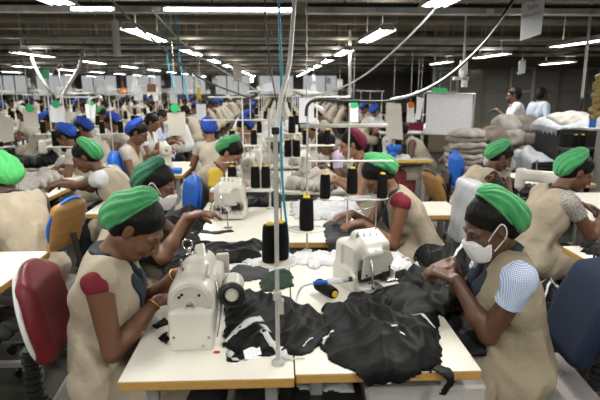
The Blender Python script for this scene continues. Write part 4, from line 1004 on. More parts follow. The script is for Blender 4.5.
for i, (x, y, w_, h_, z, m, lb) in enumerate(((1.62, 2.75, .34, .6, .40, BLACKC, 'black garments piled between the masked woman and the woman with patterned sleeve'), (1.42, 3.35, .5, .5, .42, BLACKC, 'black garments with pale trims beside the back of the woman with patterned sleeve'),
                                   (1.30, 2.75, .3, .4, .60, BLACKC, 'black garment behind the cap of the masked woman at front right'), (1.05, 2.72, .5, .26, .70, BLACKC, 'black garments stretched out left of the masked woman, before the plastic-wrapped chair'))):
    o = cloth('black_garment', [(x - w_ / 2, y - h_ / 2), (x + w_ / 2, y - h_ / 2), (x + w_ / 2, y + h_ / 2), (x - w_ / 2, y + h_ / 2)], z - .02, .2, m, seed=40 + i, f=20); tag(o, lb, 'garment')
    strip_on(o, [(x - .1, y - .1), (x, y), (x + .12, y + .1)], .012); strip_on(o, [(x - .1, y + .1), (x, y + .06), (x + .1, y - .1)], .008)
    if i < 3: 
        c_ = thing('garment_crate', 'dark crate under ' + lb.replace('black garments piled', 'the pile').replace('black garments', 'garments')[:60], 'crate', (x, y, 0)); m_ = MB(); zz = z - .03
        for s_ in (-1, 1): m_.box((s_ * (w_ / 2 - .01), 0, zz / 2), (.02, h_, zz)); m_.box((0, s_ * (h_ / 2 - .01), zz / 2), (w_ - .04, .02, zz))
        m_.box((0, 0, .02), (w_ - .04, h_ - .04, .03)); m_.box((0, 0, zz + .005), (w_, h_, .012)); m_.build('crate_body', DARKM, c_)
    else:
        table('narrow dark-topped table holding black garments left of the masked woman', x - w_ / 2, x + w_ / 2, y - h_ / 2, y + h_ / 2, z=.69, top=BLK, edge=BLK)
tag(cloth('black_garment', zpoly([(-14, 300), (8, 292), (20, 298), (22, 312), (6, 325), (-14, 330)], .6), .52, .1, BLACKC, seed=50, f=30), 'black garment with white trims at the left border below the side table', 'garment')
# under the front tables
tag(MB().box((.52, 1.78, .33), (.44, .40, .60), bev=.01).box((.52, 1.575, .33), (.38, .012, .50)).build('storage_box', mat('box_board', (.42, .40, .38), .8, noise=.1)), 'pale board box standing under the front right table', 'box')
tag(cloth('white_cloth', [(.05, 1.62), (.26, 1.6), (.27, 1.8), (.06, 1.82)], .60, .06, WHITEC, seed=51), 'white cloth on a shelf under the front tables near the seam', 'cloth'); 
tag(MB().box((.16, 1.75, .595), (.26, .40, .012)).box((.05, 1.75, .30), (.02, .38, .59)).build('under_shelf', DARKM), 'low dark shelf under the front tables near the seam', 'shelf')

# ------------------------------------------------------------------ cables and hanging things
def cable(name, label, pts, r, m, cat='cable'):
    return tag(MB().tube(smooth_path([at(*p) for p in pts], 8), r, 8).build(name, m), label, cat)
Y0 = px_.y
cable('white_hose', 'thick white hose coming down from the ceiling to the top of the tall pole', [(297, -30, 1.9), (293, 20, 1.8), (289, 67, 1.7), (281, 98, 1.6), (277, 134, Y0)], .0075, WHP, 'hose')
cable('cyan_hose', 'bright cyan air hose hanging behind the tall pole', [(278, -30, 1.8), (279, 10, 1.75), (281, 70, 1.68), (281, 133, 1.64), (283, 190, 1.64), (288, 240, 1.66), (287, 262, 1.68)], .0042, CYAN, 'hose')
cable('black_cable', 'thin black cable hanging left of the cyan hose', [(264, -20, 2.6), (266, 30, 2.6), (271, 70, 2.5), (276, 100, 2.4), (278, 128, 2.3)], .003, BLK)
cable('black_cable', 'thin cable hanging straight down just right of the tall pole', [(292, 40, 2.8), (289, 75, 2.6), (284, 110, 2.3)], .003, STEEL)
cable('black_cable', 'heavy black cable sweeping from the ceiling at upper right down to the grey rail', [(540, -45, 3.6), (513, 0, 3.3), (487, 38, 3.2), (465, 62, 3.1), (440, 82, 3.0), (415, 95, 2.9), (390, 101, 2.8), (350, 101, 2.7), (318, 100, 2.65), (308, 105, 2.62), (306, 116, 2.60)], .0085, BLK)
cable('white_wire', 'white wire wound along the heavy black cable at upper right', [(543, -45, 3.55), (515, 0, 3.27), (488, 37, 3.17), (466, 60, 3.07), (441, 80, 2.97), (415, 93, 2.87), (390, 99, 2.78)], .004, WHP)
cable('white_cable', 'white cable slanting from the right ceiling lamp down towards the centre', [(455, -20, 3.0), (432, 12, 3.2), (400, 45, 3.5), (370, 71, 3.8), (345, 86, 4.0), (318, 95, 4.2), (300, 99, 4.3)], .007, WHP)
cable('grey_cable', 'dark grey cable slanting from upper left to the centre', [(95, -25, 2.4), (112, 0, 2.6), (135, 24, 2.9), (165, 50, 3.2), (190, 72, 3.5), (220, 87, 3.8), (262, 102, 4.2)], .006, mat('dark_grey_rubber', (.08, .08, .08), .5))
cable('grey_cable', 'light grey cable slanting from the trunking above the centre left', [(150, 8, 3.9), (163, 22, 4.0), (185, 45, 4.2), (205, 60, 4.4), (235, 78, 4.8), (260, 92, 5.2)], .007, STEEL)
cable('grey_cable', 'pale cable swinging from the left trunking down to the hall', [(84, 40, 8.2), (81, 62, 8.2), (74, 76, 8.2), (66, 90, 8.2), (60, 104, 8.2)], .03, STEEL)
cable('grey_cable', 'pale cable slanting beside the green sign', [(28, 42, 8.2), (33, 62, 8.2), (40, 76, 8.2), (48, 88, 8.2), (58, 97, 8.3)], .025, STEEL)
for i, (x0, x1) in enumerate(((168, 176), (180, 187))): cable('cyan_hose', ('cyan hose hanging from a lamp left of the centre, left one', 'cyan hose hanging from a lamp left of the centre, right one')[i], [(x0 - 5, 4, 6), (x0, 62, 6), (x0 + 3, 75, 6), (x1, 98, 6)], .008, CYAN, 'hose')
# hanging pole with socket box at right
p = at(464, 60, 5.0)
t = thing('hanging_socket_pole', 'white tube hanging from the ceiling with a round knob and a T-shaped socket', 'socket pole', p)
MB().tube([at(467, -6, 5.0) - p, V((0, 0, 0))], .010, 10).build('tube', WHP, t)
b = at(463, 78, 5.0) - p; MB().box((0, 0, b.z * .35), (.07, .04, .12)).build('box', WHP, t); MB().lathe([(0, -.04), (.03, -.03), (.042, 0), (.03, .03), (0, .04)], (0, 0, b.z * .75), 16).build('knob', WHP, t)
MB().box((-.02, 0, b.z * 1.02), (.15, .04, .03)).box((.02, 0, b.z * 1.25), (.05, .04, .09)).build('socket', WHP, t)
tag(MB().tube([at(592, -12, 4.2), at(590, 20, 4.2), at(582, 98, 4.2)], .012, 8).build('hanging_rod', STEEL), 'slim grey rod hanging from the ceiling near the right border', 'rod')
tag(MB().tube([at(350, 30, 7.0), at(350, 98, 7.0)], .022, 8).box(at(350, 90, 7.0), (.05, .05, .05)).build('hanging_rod', WHP), 'white rod with a small box hanging in the hall right of the centre', 'rod')
p = at(116, 38, 6.6); tag(MB().lathe([(0, -.22), (.045, -.22), (.045, .20), (.03, .22), (0, .22)], p, 16).tube([(p.x, p.y, p.z + .2), (p.x, p.y, 2.9)], .008).build('insulated_pipe', WHP), 'short white vertical cylinder hanging under the ceiling at upper left', 'pipe')
# paper notice at upper right
def hanging_sheet(label, corners, Y, m=PAPER, text=None, name='paper_notice', cat='notice', cord=None, dy=0):
    P = [at(x, y, Y + (dy if i in (1, 2) else 0)) for i, (x, y) in enumerate(corners)]; c = sum(P, V((0, 0, 0))) / 4
    t = thing(name, label, cat, c)
    vs = [p - c for p in P]; n = (vs[1] - vs[0]).cross(vs[3] - vs[0]).normalized()
    me = bpy.data.meshes.new('sheet'); vv = [tuple(v + n * .0015) for v in vs] + [tuple(v - n * .0015) for v in vs]
    me.from_pydata(vv, [], [(0, 1, 2, 3), (7, 6, 5, 4)] + [(i, i + 4, (i + 1) % 4 + 4, (i + 1) % 4) for i in range(4)]); mesh_obj('sheet', me, m, t, smooth=False)
    if cord:
        ct = (vs[0] + vs[1]) / 2; MB().tube([ct - V((0, 0, .01)), V((ct.x, ct.y, ZC - c.z))], .004, 6).build('cord', STEEL, t)
    return t, vs, n
t, vs, n = hanging_sheet('white paper notice with faint handwriting hanging tilted at upper right', [(522, 4), (545, -2), (541, 34), (520, 41)], 3.3, cord=(533, -14))
INK = mat('faint_ink', (.28, .28, .30), .8)
def text_on(parent, s, loc, xdir, ydir, size, m=INK):
    c = bpy.data.curves.new('lettering', 'FONT'); c.body = s; c.size = size; c.align_x = 'CENTER'; c.extrude = .0004; c.resolution_u = 2
    o = bpy.data.objects.new('lettering', c); x = V(xdir).normalized(); z = x.cross(V(ydir)).normalized(); y = z.cross(x)
    bpy.context.view_layer.update(); C.objects.link(o); dg = bpy.context.evaluated_depsgraph_get(); me = bpy.data.meshes.new_from_object(o.evaluated_get(dg)); bpy.data.objects.remove(o)
    o = bpy.data.objects.new('lettering', me); me.materials.clear()
    o.matrix_local = Matrix.Translation(loc) @ Matrix((x, y, z)).transposed().to_4x4(); me.materials.append(m); return link(o, parent)
xd = (vs[1] - vs[0]) * .6 + (vs[2] - vs[3]) * .4; yd = vs[0] - vs[3]; nn = xd.cross(yd).normalized()
text_on(t, 'Style', (vs[0] + vs[1]) * .30 + nn * .003, xd, yd, .036); text_on(t, 'Allocation', (vs[0] + vs[1]) * .10 + nn * .003 , xd, yd, .030)
# ================================================================== the hall behind
def facing(px, py, Y, rz, off=.24):
    h = at(px, py, Y); return (h.x - off * math.cos(rz), h.y - off * math.sin(rz), 0)
BSH = mat('pale_blue_shirt', (.50, .56, .68), .8); WSH = mat('white_shirt', (.66, .66, .66), .8)
def mid(label, px, py, Y, rz, **k):
    d = dict(lod='mid', lean=.32, slump=.3, hpitch=.55, hyaw=0, vest=VEST2, sleeve=CREAMC, sleeve_len=.35, cap=BLUE, collar=False); d.update(k)
    return person(label, facing(px, py, Y, rz), rz, **d)
mid('woman in blue cap bent over pale cloth, just above the green-capped reaching woman at left', 72, 134, 5.5, PI, skin=0, hpitch=.8, seed=21)
mid('woman in blue cap and pale vest, second blue cap above the reaching woman', 87, 122, 6.6, PI + .1, skin=0, sleeve_len=.4, seed=22)
mid('woman in blue cap facing left before a blue chair, near the upright beige board', 112, 119, 7.4, PI + .2, skin=0, lean=.2, seed=23)
mid('woman in blue head cap facing right, left of the beige board with green dot', 140, 133, 5.5, -.15, skin=0, lean=.22, slump=.15, seed=24, shirt=True)
mid('woman in blue cap whose face shows between white papers at far left', 46, 118, 7.6, .1, skin=0, lean=.2, seed=25)
mid('person in royal blue cap and beige vest with back turned, left of the centre poles', 209, 130, 6.1, PI/2 + .5, skin=1, lean=.25, seed=26)
mid('woman in blue cap with bare arms stretched left over white cloth, by the cyan hose', 251, 121, 7.0, PI + .3, skin=3, sleeve=None, lean=.4, seed=27)
mid('bare-headed man in white shirt behind the woman in blue head cap', 153, 121, 7.2, -.1, skin=1, cap=None, hair='short', vest=WSH, sleeve=WSH, sleeve_len=.5, lean=.15, hpitch=.4, seed=28)
mid('man in pale blue shirt and white mask beside the man in white shirt', 164, 122, 8.3, -.3, skin=1, cap=None, hair='short', vest=BSH, sleeve=BSH, sleeve_len=.6, lean=.15, hpitch=.4, mask=True, seed=29)
mid('seated worker with white cap right of the centre, behind the rail', 314, 121, 6.6, PI, skin=0, cap=WCAP, seed=30)
for (px, py, rz, lb, sk, vm) in ((524, 93, PI - .3, 'standing man in white shirt raising one hand, behind the brown bundles', 2, WSH), (540, 97, .2, 'standing man in pale shirt facing right, behind the plastic-covered pile', 2, BSH)):
    h = at(px, py, 8.0); person(lb, (h.x - .05, h.y, 0), rz, lod='mid', stand=True, lean=.06, slump=.12, head=(.04, 0, .11), hpitch=.2, skin=sk, cap=None, hair='short', vest=vm, sleeve=vm, sleeve_len=.95, collar=False,
                                  handR=(.22, -.22, 1.02) , handL=((.36, .14, 1.32) if px < 530 else (.24, .2, 1.0)), seed=31)['category'] = 'person'

# prototypes for the rows
def far_table():
    t = thing('sewing_table', 'x', 'table')
    MB().box((0, 0, .735), (.60, 1.15, .03)).build('tabletop', LAM, t)
    m = MB()
    for sy in (-1, 1):
        m.box((0, sy * .45, .36), (.05, .03, .72)); m.box((0, sy * .45, .03), (.50, .04, .04)); m.box((0, sy * .45, .70), (.5, .04, .04))
    m.box((0, 0, .25), (.03, .9, .04)); m.build('frame', STEEL, t); return t
def far_machine():
    t = lockstitch('x', (0, 0, 0), 0, None, .010, MACH, False); return t
def far_stand():
    t = thing('thread_stand', 'x', 'thread stand')
    MB().tube([(0, 0, 0), (0, 0, .82)], .008, 6).box((-.15, 0, .82), (.42, .02, .016)).build('post', WHP, t)
    MB().box((0, 0, .30), (.40, .14, .012)).build('tray', WHP, t)
    for x in (-.12, .12):
        o = MB().lathe([(0, 0), (.036, 0), (.036, .1), (.03, .16), (0, .16)], (x, 0, .306), 10).build('thread_cone', THREAD, t)
        MB().lathe([(0, 0), (.02, 0), (.02, .012), (0, .012)], (x, 0, .466), 8).build('cone_top', YEL, o)
    return t
def far_heap(m, seed):
    me = cloth('garment_heap', [(-.24, -.3), (.22, -.33), (.26, .1), (.2, .33), (-.2, .3), (-.27, 0)], 0, .22, m, seed=seed, res=.028, f=22, jag=.02)
    return tag(me, 'x', 'garments')
def far_person(i, capm, sk, **k):
    d = dict(lod='lo', lean=.3, slump=.3, hpitch=.55, vest=VEST2, cap=capm, skin=sk, collar=False, sleeve=(CREAMC, None, BSH, VEST2)[i % 4], sleeve_len=.45, seed=i, hair='bun'); d.update(k)
    return person('x', (0, 0, 0), 0, **d)
PT, PM, PS = far_table(), far_machine(), far_stand()
PH = [far_heap(m, s) for m, s in ((CREAMC, 1), (WHITEC, 2), (CREAMC, 3), (BROWNC, 4), (BLACKC, 5), (WHITEC, 6))]
PP = [far_person(0, BLUE, 0), far_person(1, None, 2, hpitch=.3), far_person(2, BLUE, 1, hyaw=.4, hpitch=.4), far_person(3, WCAP, 0, lean=.15), far_person(4, None, 1, lean=.15, hpitch=.2, vest=WSH), far_person(5, GREEN, 0, hyaw=-.4), far_person(6, MAROON, 3), far_person(7, BLUE, 2, lean=.45, hpitch=.8)]
CAPN = ['blue cap', 'no cap', 'blue cap, head turned', 'white cap', 'white shirt', 'green cap', 'maroon cap', 'blue cap, bent low']
def place(proto, used, loc, rz, label, group=None, sc=None):
    if proto.name in used:
        c = dup(proto, loc, rz, label, None, sc)
    else:
        used.add(proto.name); proto.location = loc; proto.rotation_euler = (0, 0, rz); proto['label'] = label; c = proto
        if sc: c.scale = (sc, sc, sc)
    c['group'] = group; return c
used = set(); R0 = random.Random(5)
COLN = {0: 'middle line', -1: 'first line left', -2: 'second line left', -3: 'third line left', -4: 'fourth line left', -5: 'fifth line left', 1: 'first line right'}
occupied = [(-1.62, 4.18), (-2.0, 5.5), (.92, 4.55), (.9, 5.6)]
def vis(x, y, z=1.0):
    px, py = pix((x, y, z)); return -40 < px < 640
for r in range(3, 18):
    Y = 1.485 + 1.475 * (r - 1); yc = Y + .58; rn = ORD[r - 1]
    for c in (0, -1, -2, -3, -4, -5, 1):
        cx = 2.7 * c; 
        for s in (-1, 1):
            x = cx + s * .303
            if not vis(x, yc): continue
            if c == 1 and (Y < 9 or Y > 24 or (Y > 11.5 and s > 0)): continue
            if r == 5 and c == 0 and s == -1: continue
            if Y > 22 and (r % 2): continue
            side = 'left side' if s < 0 else 'right side'; W = '%s, %s row, %s' % (COLN[c], rn, side)
            place(PT, used, (x, yc, 0), 0, 'white sewing table, ' + W, 'sewing tables in the hall')
            far = Y > 14
            if not (c == -1 and r == 3 and s == 1):
                place(PM, used, (x - s * .05, yc + .22 + R0.uniform(-.05, .05), .75), -PI/2 if R0.random() < .6 else PI/2, 'pale sewing machine, ' + W, 'sewing machines in the hall') if R0.random() < .9 else None
            if not far or R0.random() < .5:
                place(PS, used, (x + s * .1, yc + .48, .75), R0.uniform(-.3, .3) + (PI if s > 0 else 0), 'thread stand with black cones, ' + W, 'thread stands in the hall')
            for k in range(1 if far else 2):
                h = R0.choice(PH if c else PH[:4]) if Y > 8 or c == 0 else R0.choice((PH[0], PH[2], PH[3], PH[4])); q = (x + R0.uniform(-.05, .05), yc - .25 + .5 * k + R0.uniform(-.05, .05), .75)
                if k == 1: continue
                place(h, used, q, R0.uniform(-.4, .4), {'grey_garment_cloth': 'pale grey', 'white_scrap_cloth': 'white', 'taupe_garment_cloth': 'taupe', 'black_garment_cloth': 'black'}[h.data.materials[0].name] + ' garment heap, ' + W, 'garment heaps in the hall')
            if Y > 8.0 and R0.random() < .88:
                i = R0.choice((0, 0, 1, 1, 2, 3, 4, 5, 7, 1, 4)) if Y < 20 else R0.choice((1, 1, 3, 0, 4)); px_l = cx + s * .93
                place(PP[i], used, (px_l, yc + R0.uniform(-.15, .15), 0), (0 if s < 0 else PI) + R0.uniform(-.25, .25), 'sewing worker with ' + CAPN[i] + ', ' + W, 'sewing workers in the hall')
            if 5 < Y < 20 and s > 0 and R0.random() < .8:
                h = R0.choice(PH[:4]); place(h, used, (cx + s * 1.32, yc + R0.uniform(-.3, .3), .0), 1.0, 'garment heap on the floor, aisle by ' + W, 'garment heaps in the hall', 1.5)
for P_ in PP + PH:
    if P_.name not in used:
        place(P_, used, (-6.2 - R0.random() * 2, 12.9 + R0.random() * 5, .0), 0, 'sewing worker in the aisle left' if P_ in PP else 'garment heap in the left aisle far back', None)
        if 'group' in P_: del P_['group']
# blue chairs of the left lines
for i, (px, py, Y, rz, lb) in enumerate(((118, 163, 5.3, -.15, 'blue swivel chair behind the woman in blue head cap'), (101, 146, 7.0, PI, 'blue-rimmed swivel chair behind the blue-capped women at left'))):
    p = at(px, py, Y); chair(lb, (p.x + .2, Y, 0), rz, back=BLUEP, rim=BLUEP, w=.17, h=.2, zc=.82)
# machines near the second ring
p = atz(62, 186, .75); table('sewing table before the reaching woman at left', p.x - .42, p.x + .10, 3.95, 4.75)
lockstitch('grey sewing machine worked by the reaching woman at left', (p.x - .15, 4.05, .75), PI/2 + .2, vox=.007, m=MACHF)
p = at(248, 186, 4.6); lockstitch('white sewing machine behind the three cones on the white bar', (-.30, 4.62, .75), PI/2, vox=.007)
p = at(163, 160, 5.6); lockstitch('white sewing machine before the woman in blue head cap', (-1.30, 5.75, .75), PI/2 + .3, vox=.008); table('sewing table under the white machine left of the centre, with a blue roll', -1.50, -1.05, 5.35, 6.35)
p = at(172, 157, 5.45); tag(MB().tube([(p.x - .09, 5.42, .79), (p.x + .1, 5.42, .79)], .035, 14).build('blue_roll', BLUEP), 'short bright blue roll on the table left of the centre', 'roll')
p = atz(545, 186, .75); lockstitch('cream sewing machine with handwheel beside the head of the woman with patterned sleeve', (2.30, 3.72, .75), PI - .65, vox=.006)
lockstitch('slim cream sewing machine before the woman with floral sleeve', (2.12, 4.55, .75), PI/2, vox=.007)
tag(cloth('black_garment', [(1.90, 3.62), (2.02, 3.58), (2.05, 3.75), (2.0, 4.0), (1.9, 3.95)], .75, .16, BLACKC, seed=61), 'black garment with white trim hanging on the cream machine at right', 'garment')
table('sewing table with cream machine between the two right women', 1.95, 2.42, 3.55, 4.12, z=.748, edge=WOODE)
tag(cloth('black_garment', [(1.98, 4.25), (2.5, 4.2), (2.5, 4.6), (2.05, 4.6)], .75, .08, BLACKC, seed=62), 'black garment under the hands of the woman with floral sleeve', 'garment')
tag(cloth('black_garment', [(2.2, 3.0), (2.7, 3.0), (2.9, 3.45), (2.3, 3.5)], .75, .09, BLACKC, seed=63), 'black garment in the hands of the woman with patterned sleeve', 'garment')
tag(cloth('black_garment', zpoly([(44, 192), (66, 184), (80, 196), (76, 214), (56, 216)], .75), .62, .12, BLACKC, seed=64), 'black garment in front of the reaching woman at left', 'garment')
q = atz(44, 190, .75); 
# yellow-edged table, its machine and legs
table('yellow-edged sewing table before the woman in red skirt', 1.10, 1.98, 6.35, 7.05, edge=mat('yellow_edge', (.62, .40, .05), .5))
lockstitch('white sewing machine on the yellow-edged table', (1.42, 6.6, .75), PI/2 - .3, vox=.008)
tag(cloth('white_scraps', [(1.15, 6.4), (1.7, 6.4), (1.75, 6.6), (1.2, 6.65)], .75, .1, WHITEC, seed=65, f=50), 'white cloth on the yellow-edged table', 'fabric scraps')
for i, (dx, dy) in enumerate(((0, 0), (.02, -.10), (.09, -.04))):
    p = at(391 + 2 * i, 149 + 5 * (i == 1), 6.4); blob('blue_cloth', (p.x + dx * .3, 6.42, p.z), (.05, .05, .045), BLUEP, 'small bright blue cloth on the left end of the yellow-edged table, %s' % ('upper', 'lower', 'right')[i], 'cloth', seed=i, vox=.01)
chair('dark blue swivel chair under the woman in red skirt', (2.2, 6.75, 0), PI, back=BLUEP, rim=BLUEP, w=.14, h=.16, zc=.8)
tag(MB().box((2.42, 6.4, .31), (.5, .4, .62), bev=.02).box((2.42, 6.19, .31), (.44, .02, .5)).build('crate', FRAMEM), 'brown crate under the stacked folded garments', 'crate')
for i in range(7):
    blob('folded_garments', (2.42 + .02 * math.sin(i * 2), 6.4, .66 + .07 * i), (.25, .19, .06), BROWNC if i % 2 else CREAMC, 'folded grey-brown garments in the stack beside the white sheet, %s from the bottom' % ORD[i], 'garments', seed=i, vox=.014, group='stacked folded garments')
# bundles of brown cloth
k = 0; RB = random.Random(3)
for lay, (z, n, x0, x1) in enumerate(((.20, 5, 2.75, 4.3), (.47, 5, 2.78, 4.2), (.74, 5, 2.82, 4.0), (.98, 4, 2.9, 3.8), (1.12, 2, 3.1, 3.6))):
    for i in range(n):
        for d in (0, 1) if lay < 3 else (0,):
            x = x0 + (x1 - x0) * (i + .5) / n; k += 1
            blob('cloth_bundle', (x + RB.uniform(-.04, .04), 7.0 + .42 * d + RB.uniform(-.05, .05), z), (.22, .21, .17), (BROWNC, BROWNC, CREAMC)[k % 3], '%s cloth bundle, %s layer of the bundle heap, %s from left %s' % (('taupe', 'taupe', 'pale grey')[k % 3], ('bottom', 'second', 'third', 'fourth', 'top')[lay], ORD[i], ('in front', 'at the back')[d]), 'cloth bundle', seed=k, vox=.022, rz=RB.uniform(0, 3), group='heap of cloth bundles', f=22, amp=.016)
# dark cabinet under plastic-covered pile
c = thing('dark_cabinet', 'black cabinet beneath the plastic-covered pile at right', 'cabinet', (4.12, 6.1, 0))
MB().box((0, 0, .60), (1.62, .6, 1.16), bev=.01).build('cabinet_body', BLK, c)
for x in (-.4, .4):
    d = MB().box((x, -.305, .6), (.76, .02, 1.08)).build('door', BLK, c); MB().tube([(x - .3 * (1 if x > 0 else -1), -.325, .55), (x - .3 * (1 if x > 0 else -1), -.325, .68)], .008, 6).build('handle', STEEL, d)
for i, (x, r) in enumerate(((3.62, .25), (4.1, .28), (4.6, .25))): blob('garment_bale', (x, 6.15, 1.26), (.28, .22, .11), (CREAMC, CREAMC, BROWNC)[i], 'pale garment bale on the black cabinet under the plastic, %s' % ('left', 'middle', 'right')[i], 'bale', seed=i + 5, vox=.016)
f = cloth('plastic_cover', [(3.20, 5.78), (4.95, 5.78), (4.95, 6.45), (3.20, 6.45)], 1.19, .22, FILM, seed=70, res=.02, f=12, edge=[((-1, 0), -3.29)], th=.004, rough=.3, edge_r=.10)
tag(f, 'translucent plastic film draped over the pile on the black cabinet', 'plastic cover')
f = cloth('plastic_cover', [(2.75, 5.7), (3.29, 5.78), (3.29, 6.4), (2.85, 6.35)], .80, .26, FILM, seed=71, res=.02, f=12, edge=[((-1, 0), -3.0)], edge_r=.10)
tag(f, 'translucent plastic film hanging down left of the black cabinet', 'plastic cover')
tag(MB().box((3.14, 6.05, .39), (.28, .5, .78), bev=.02).box((3.14, 5.79, .4), (.22, .02, .66)).build('crate', BLK), 'dark crate under the hanging film left of the black cabinet', 'crate')
for i, px in enumerate((542, 572, 579)):
    p = at(px, 143, 5.66); 
    if i: put_cone((p.x, 5.60, .99), 'black thread cone with yellow top before the black cabinet, %s of the pair' % ('', 'left', 'right')[i], .9)
tag(MB().box((3.46, 5.60, .975), (.45, .22, .025)).box((3.29, 5.60, .48), (.03, .2, .96)).box((3.64, 5.60, .48), (.03, .2, .96)).build('side_shelf', BLK), 'narrow black shelf before the black cabinet carrying two cones', 'shelf')
p = at(593, 120, 5.4); tag(MB().lathe([(0, -.08), (.035, -.08), (.035, .04), (.015, .07), (.015, .10), (0, .10)], p, 14).build('blue_bottle', BLUEP), 'small blue bottle near the right border', 'bottle')
tag(MB().box((p.x + .05, p.y, p.z - .095), (.3, .25, .025)).box((p.x + .15, p.y, (p.z - .1) / 2), (.05, .2, p.z - .1)).build('bottle_shelf', STEEL), 'small shelf with the blue bottle at the right border', 'shelf')
p = at(597, 97, 5.0); g = Field((-.09, -.09, -.24), (.09, .09, .24), .008)
for i in range(12): g.add(ell((.02 * math.sin(i * 2), .02 * math.cos(i * 3), -.2 + .036 * i), (.045, .04, .032)), .01)
o = mesh_obj('thread_bunch', g.mesh('b'), mat('golden_threads', (.36, .26, .10), .7, noise=.4, nscale=60), None); o.location = p; tag(o, 'golden brown bunch of threads hanging at the right border', 'thread bunch')
tag(MB().tube([p + V((0, 0, .22)), (p.x, p.y, ZC)], .004, 6).build('string', STEEL), 'thin cord holding the golden thread bunch', 'cord')
# hanging sheets, papers and boards
hanging_sheet('large white printed sheet hanging behind the woman in red skirt', [(427, 93), (473, 94), (472, 136), (425, 134)], 7.9, m=mat('printed_sheet', (.86, .87, .92), .8, noise=.12, nscale=25), cord=(450, 60), name='white_sheet', cat='sheet')
p0, p1 = at(424, 93, 7.88), at(475, 94, 7.88); tag(MB().tube([p0, p1], .012, 6).tube([(p0.x, 7.88, p0.z), (p0.x, 7.88, 0)], .012, 6).tube([(p1.x, 7.88, p1.z), (p1.x, 7.88, 0)], .012, 6).build('sheet_frame', STEEL), 'thin metal frame holding the large white sheet', 'frame')
SH = [('grey board at the left border', [(-4, 117), (13, 118), (14, 141), (-4, 142)], 4.6, BEIGE, None), ('beige board with olive tag, left of the white papers', [(22, 108), (37, 107), (39, 127), (25, 128)], 5.8, BEIGE, (30, 108, GRN)),
      ('white paper pair with green clip at upper left', [(50, 105), (63, 106), (64, 123), (51, 122)], 6.2, PAPER, (56, 104, GRN)), ('beige board right of the white paper pair', [(64, 111), (71, 112), (71, 124), (64, 124)], 6.4, BEIGE, None),
      ('beige board with round green dot', [(167, 113), (185, 112), (186, 135), (169, 136)], 5.4, BEIGE, (175, 108, GRN)), ('white sheet with green tag left of the beige dotted board', [(85, 104), (96, 104), (95, 118), (86, 118)], 9.0, PAPER, (91, 103, GRN)),
      ('pair of white paper sheets clipped to the rail stand', [(299, 98), (314, 98), (314, 122), (299, 123)], 3.1, PAPER, None), ('white paper strip with green tag right of the centre', [(349, 103), (358, 104), (358, 122), (350, 122)], 6.0, PAPER, (354, 104, GRN)),
      ('long beige cloth panel hanging right of the centre', [(386, 102), (401, 104), (403, 140), (386, 138)], 6.6, BEIGE, None), ('white paper with orange tag beside the printed sheet', [(407, 103), (414, 104), (414, 123), (407, 122)], 7.2, PAPER, (411, 105, ORG)),
      ('tilted white paper with blue writing beside the orange tag', [(418, 97), (424, 98), (420, 120), (415, 119)], 7.1, PAPER, None), ('small white notice hanging in the dark at right', [(519, 61), (526, 60), (525, 73), (518, 75)], 7.5, PAPER, None),
      ('white sheet hanging behind the dark cable, centre left', [(196, 104), (206, 104), (206, 120), (197, 120)], 9.5, PAPER, None), ('orange sign hanging far left', [(121, 88), (126, 88), (126, 95), (121, 95)], 12, ORG, None),
      ('brown box sign hanging far left', [(147, 84), (156, 84), (156, 92), (147, 92)], 12, mat('brown_card', (.25, .12, .05), .8), None), ('green sign with orange marks under the ceiling at upper left', [(39, 69), (50, 70), (49, 79), (40, 78)], 9.0, mat('dark_green_sign', (.01, .09, .03), .6), None),
      ('yellow sign hanging far behind left of the centre', [(197, 87), (201, 87), (201, 99), (197, 99)], 12, YEL, None), ('dark green sign above the printed sheet', [(432, 88), (447, 88), (447, 93), (432, 92)], 9.5, GRN, None), ('maroon cloth hanging under the orange-tagged paper', [(409, 122), (424, 122), (423, 131), (409, 130)], 7.4, MAROON, None)]
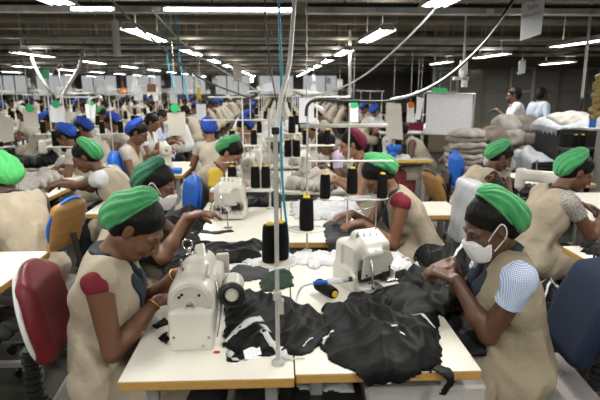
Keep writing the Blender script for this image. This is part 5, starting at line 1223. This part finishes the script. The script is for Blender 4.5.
for lb, cs, Y, m, dot in SH:
    cx_ = (cs[0][0] + cs[1][0]) / 2; t, vs, n = hanging_sheet(lb, cs, Y, m=m, cord=(cx_, cs[0][1] - (30 if cs[0][1] > 95 and cs[0][1] < 130 and Y < 8 else 18)), name='hanging_sheet' if m in (PAPER,) else 'hanging_board', cat='sheet' if m is PAPER else 'board')
    if dot:
        d = at(dot[0], dot[1], Y) - V(t.location); MB().lathe([(0, -.004), (.045, -.004), (.045, .004), (0, .004)], d + V((0, -.012, 0)), 18, rotx(PI/2)).build('tag', dot[2], t)
for i in range(46):   # small papers clipped to the far lines
    Y = 9.3 + .33 * i; X = R0.uniform(-.55, .12) * Y; z = R0.uniform(1.45, 1.95); w_ = R0.uniform(.1, .2); h_ = R0.uniform(.15, .32); px_i, py_i = pix((X, Y, z))
    o = MB().box((0, 0, 0), (w_, .006, h_), bev=.001).tube([(0, .004, h_ / 2 - .02), (0, .004, ZC - z)], .006, 5).build('hanging_paper', (PAPER, BEIGE, PAPER, WHITEC)[i % 4]); o.location = (X, Y, z)
    tag(o, 'small %s paper hanging over the %s, near the %s row%s' % (('white', 'beige', 'white', 'grey')[i % 4], COLN.get(round(X / 2.7), 'sixth line left'), ORD[min(19, int((Y - 1.485) / 1.475))], (', hung high', ', hung low')[z < 1.7] + (', wide' if w_ > .15 else ', narrow')), 'paper', 'papers over the far sewing lines')
# thin lamps along the trunking
for i, (x0, x1) in enumerate(((at(72, 10, 3.93).x, at(112, 10, 3.93).x), (at(165, 9, 3.93).x, at(292, 9, 3.93).x))):
    z = at(200, 9.5, 3.93).z
    t = thing('trunking_lamp', ('short bare fluorescent lamp on the left trunking', 'long bare fluorescent lamp on the left trunking, ending near the cyan hose')[i], 'lamp', ((x0 + x1) / 2, 3.93, z))
    MB().tube([((x0 - x1) / 2, 0, 0), ((x1 - x0) / 2, 0, 0)], .012, 10).build('tube', TUBE, t); MB().box((0, .014, .004), (x1 - x0 + .04, .02, .03)).build('batten', WHP, t)
for o in bpy.data.objects:
    if o.parent is None and 'label' in o and len(o['label'].split()) > 16: print('LONG', len(o['label'].split()), o['label'])
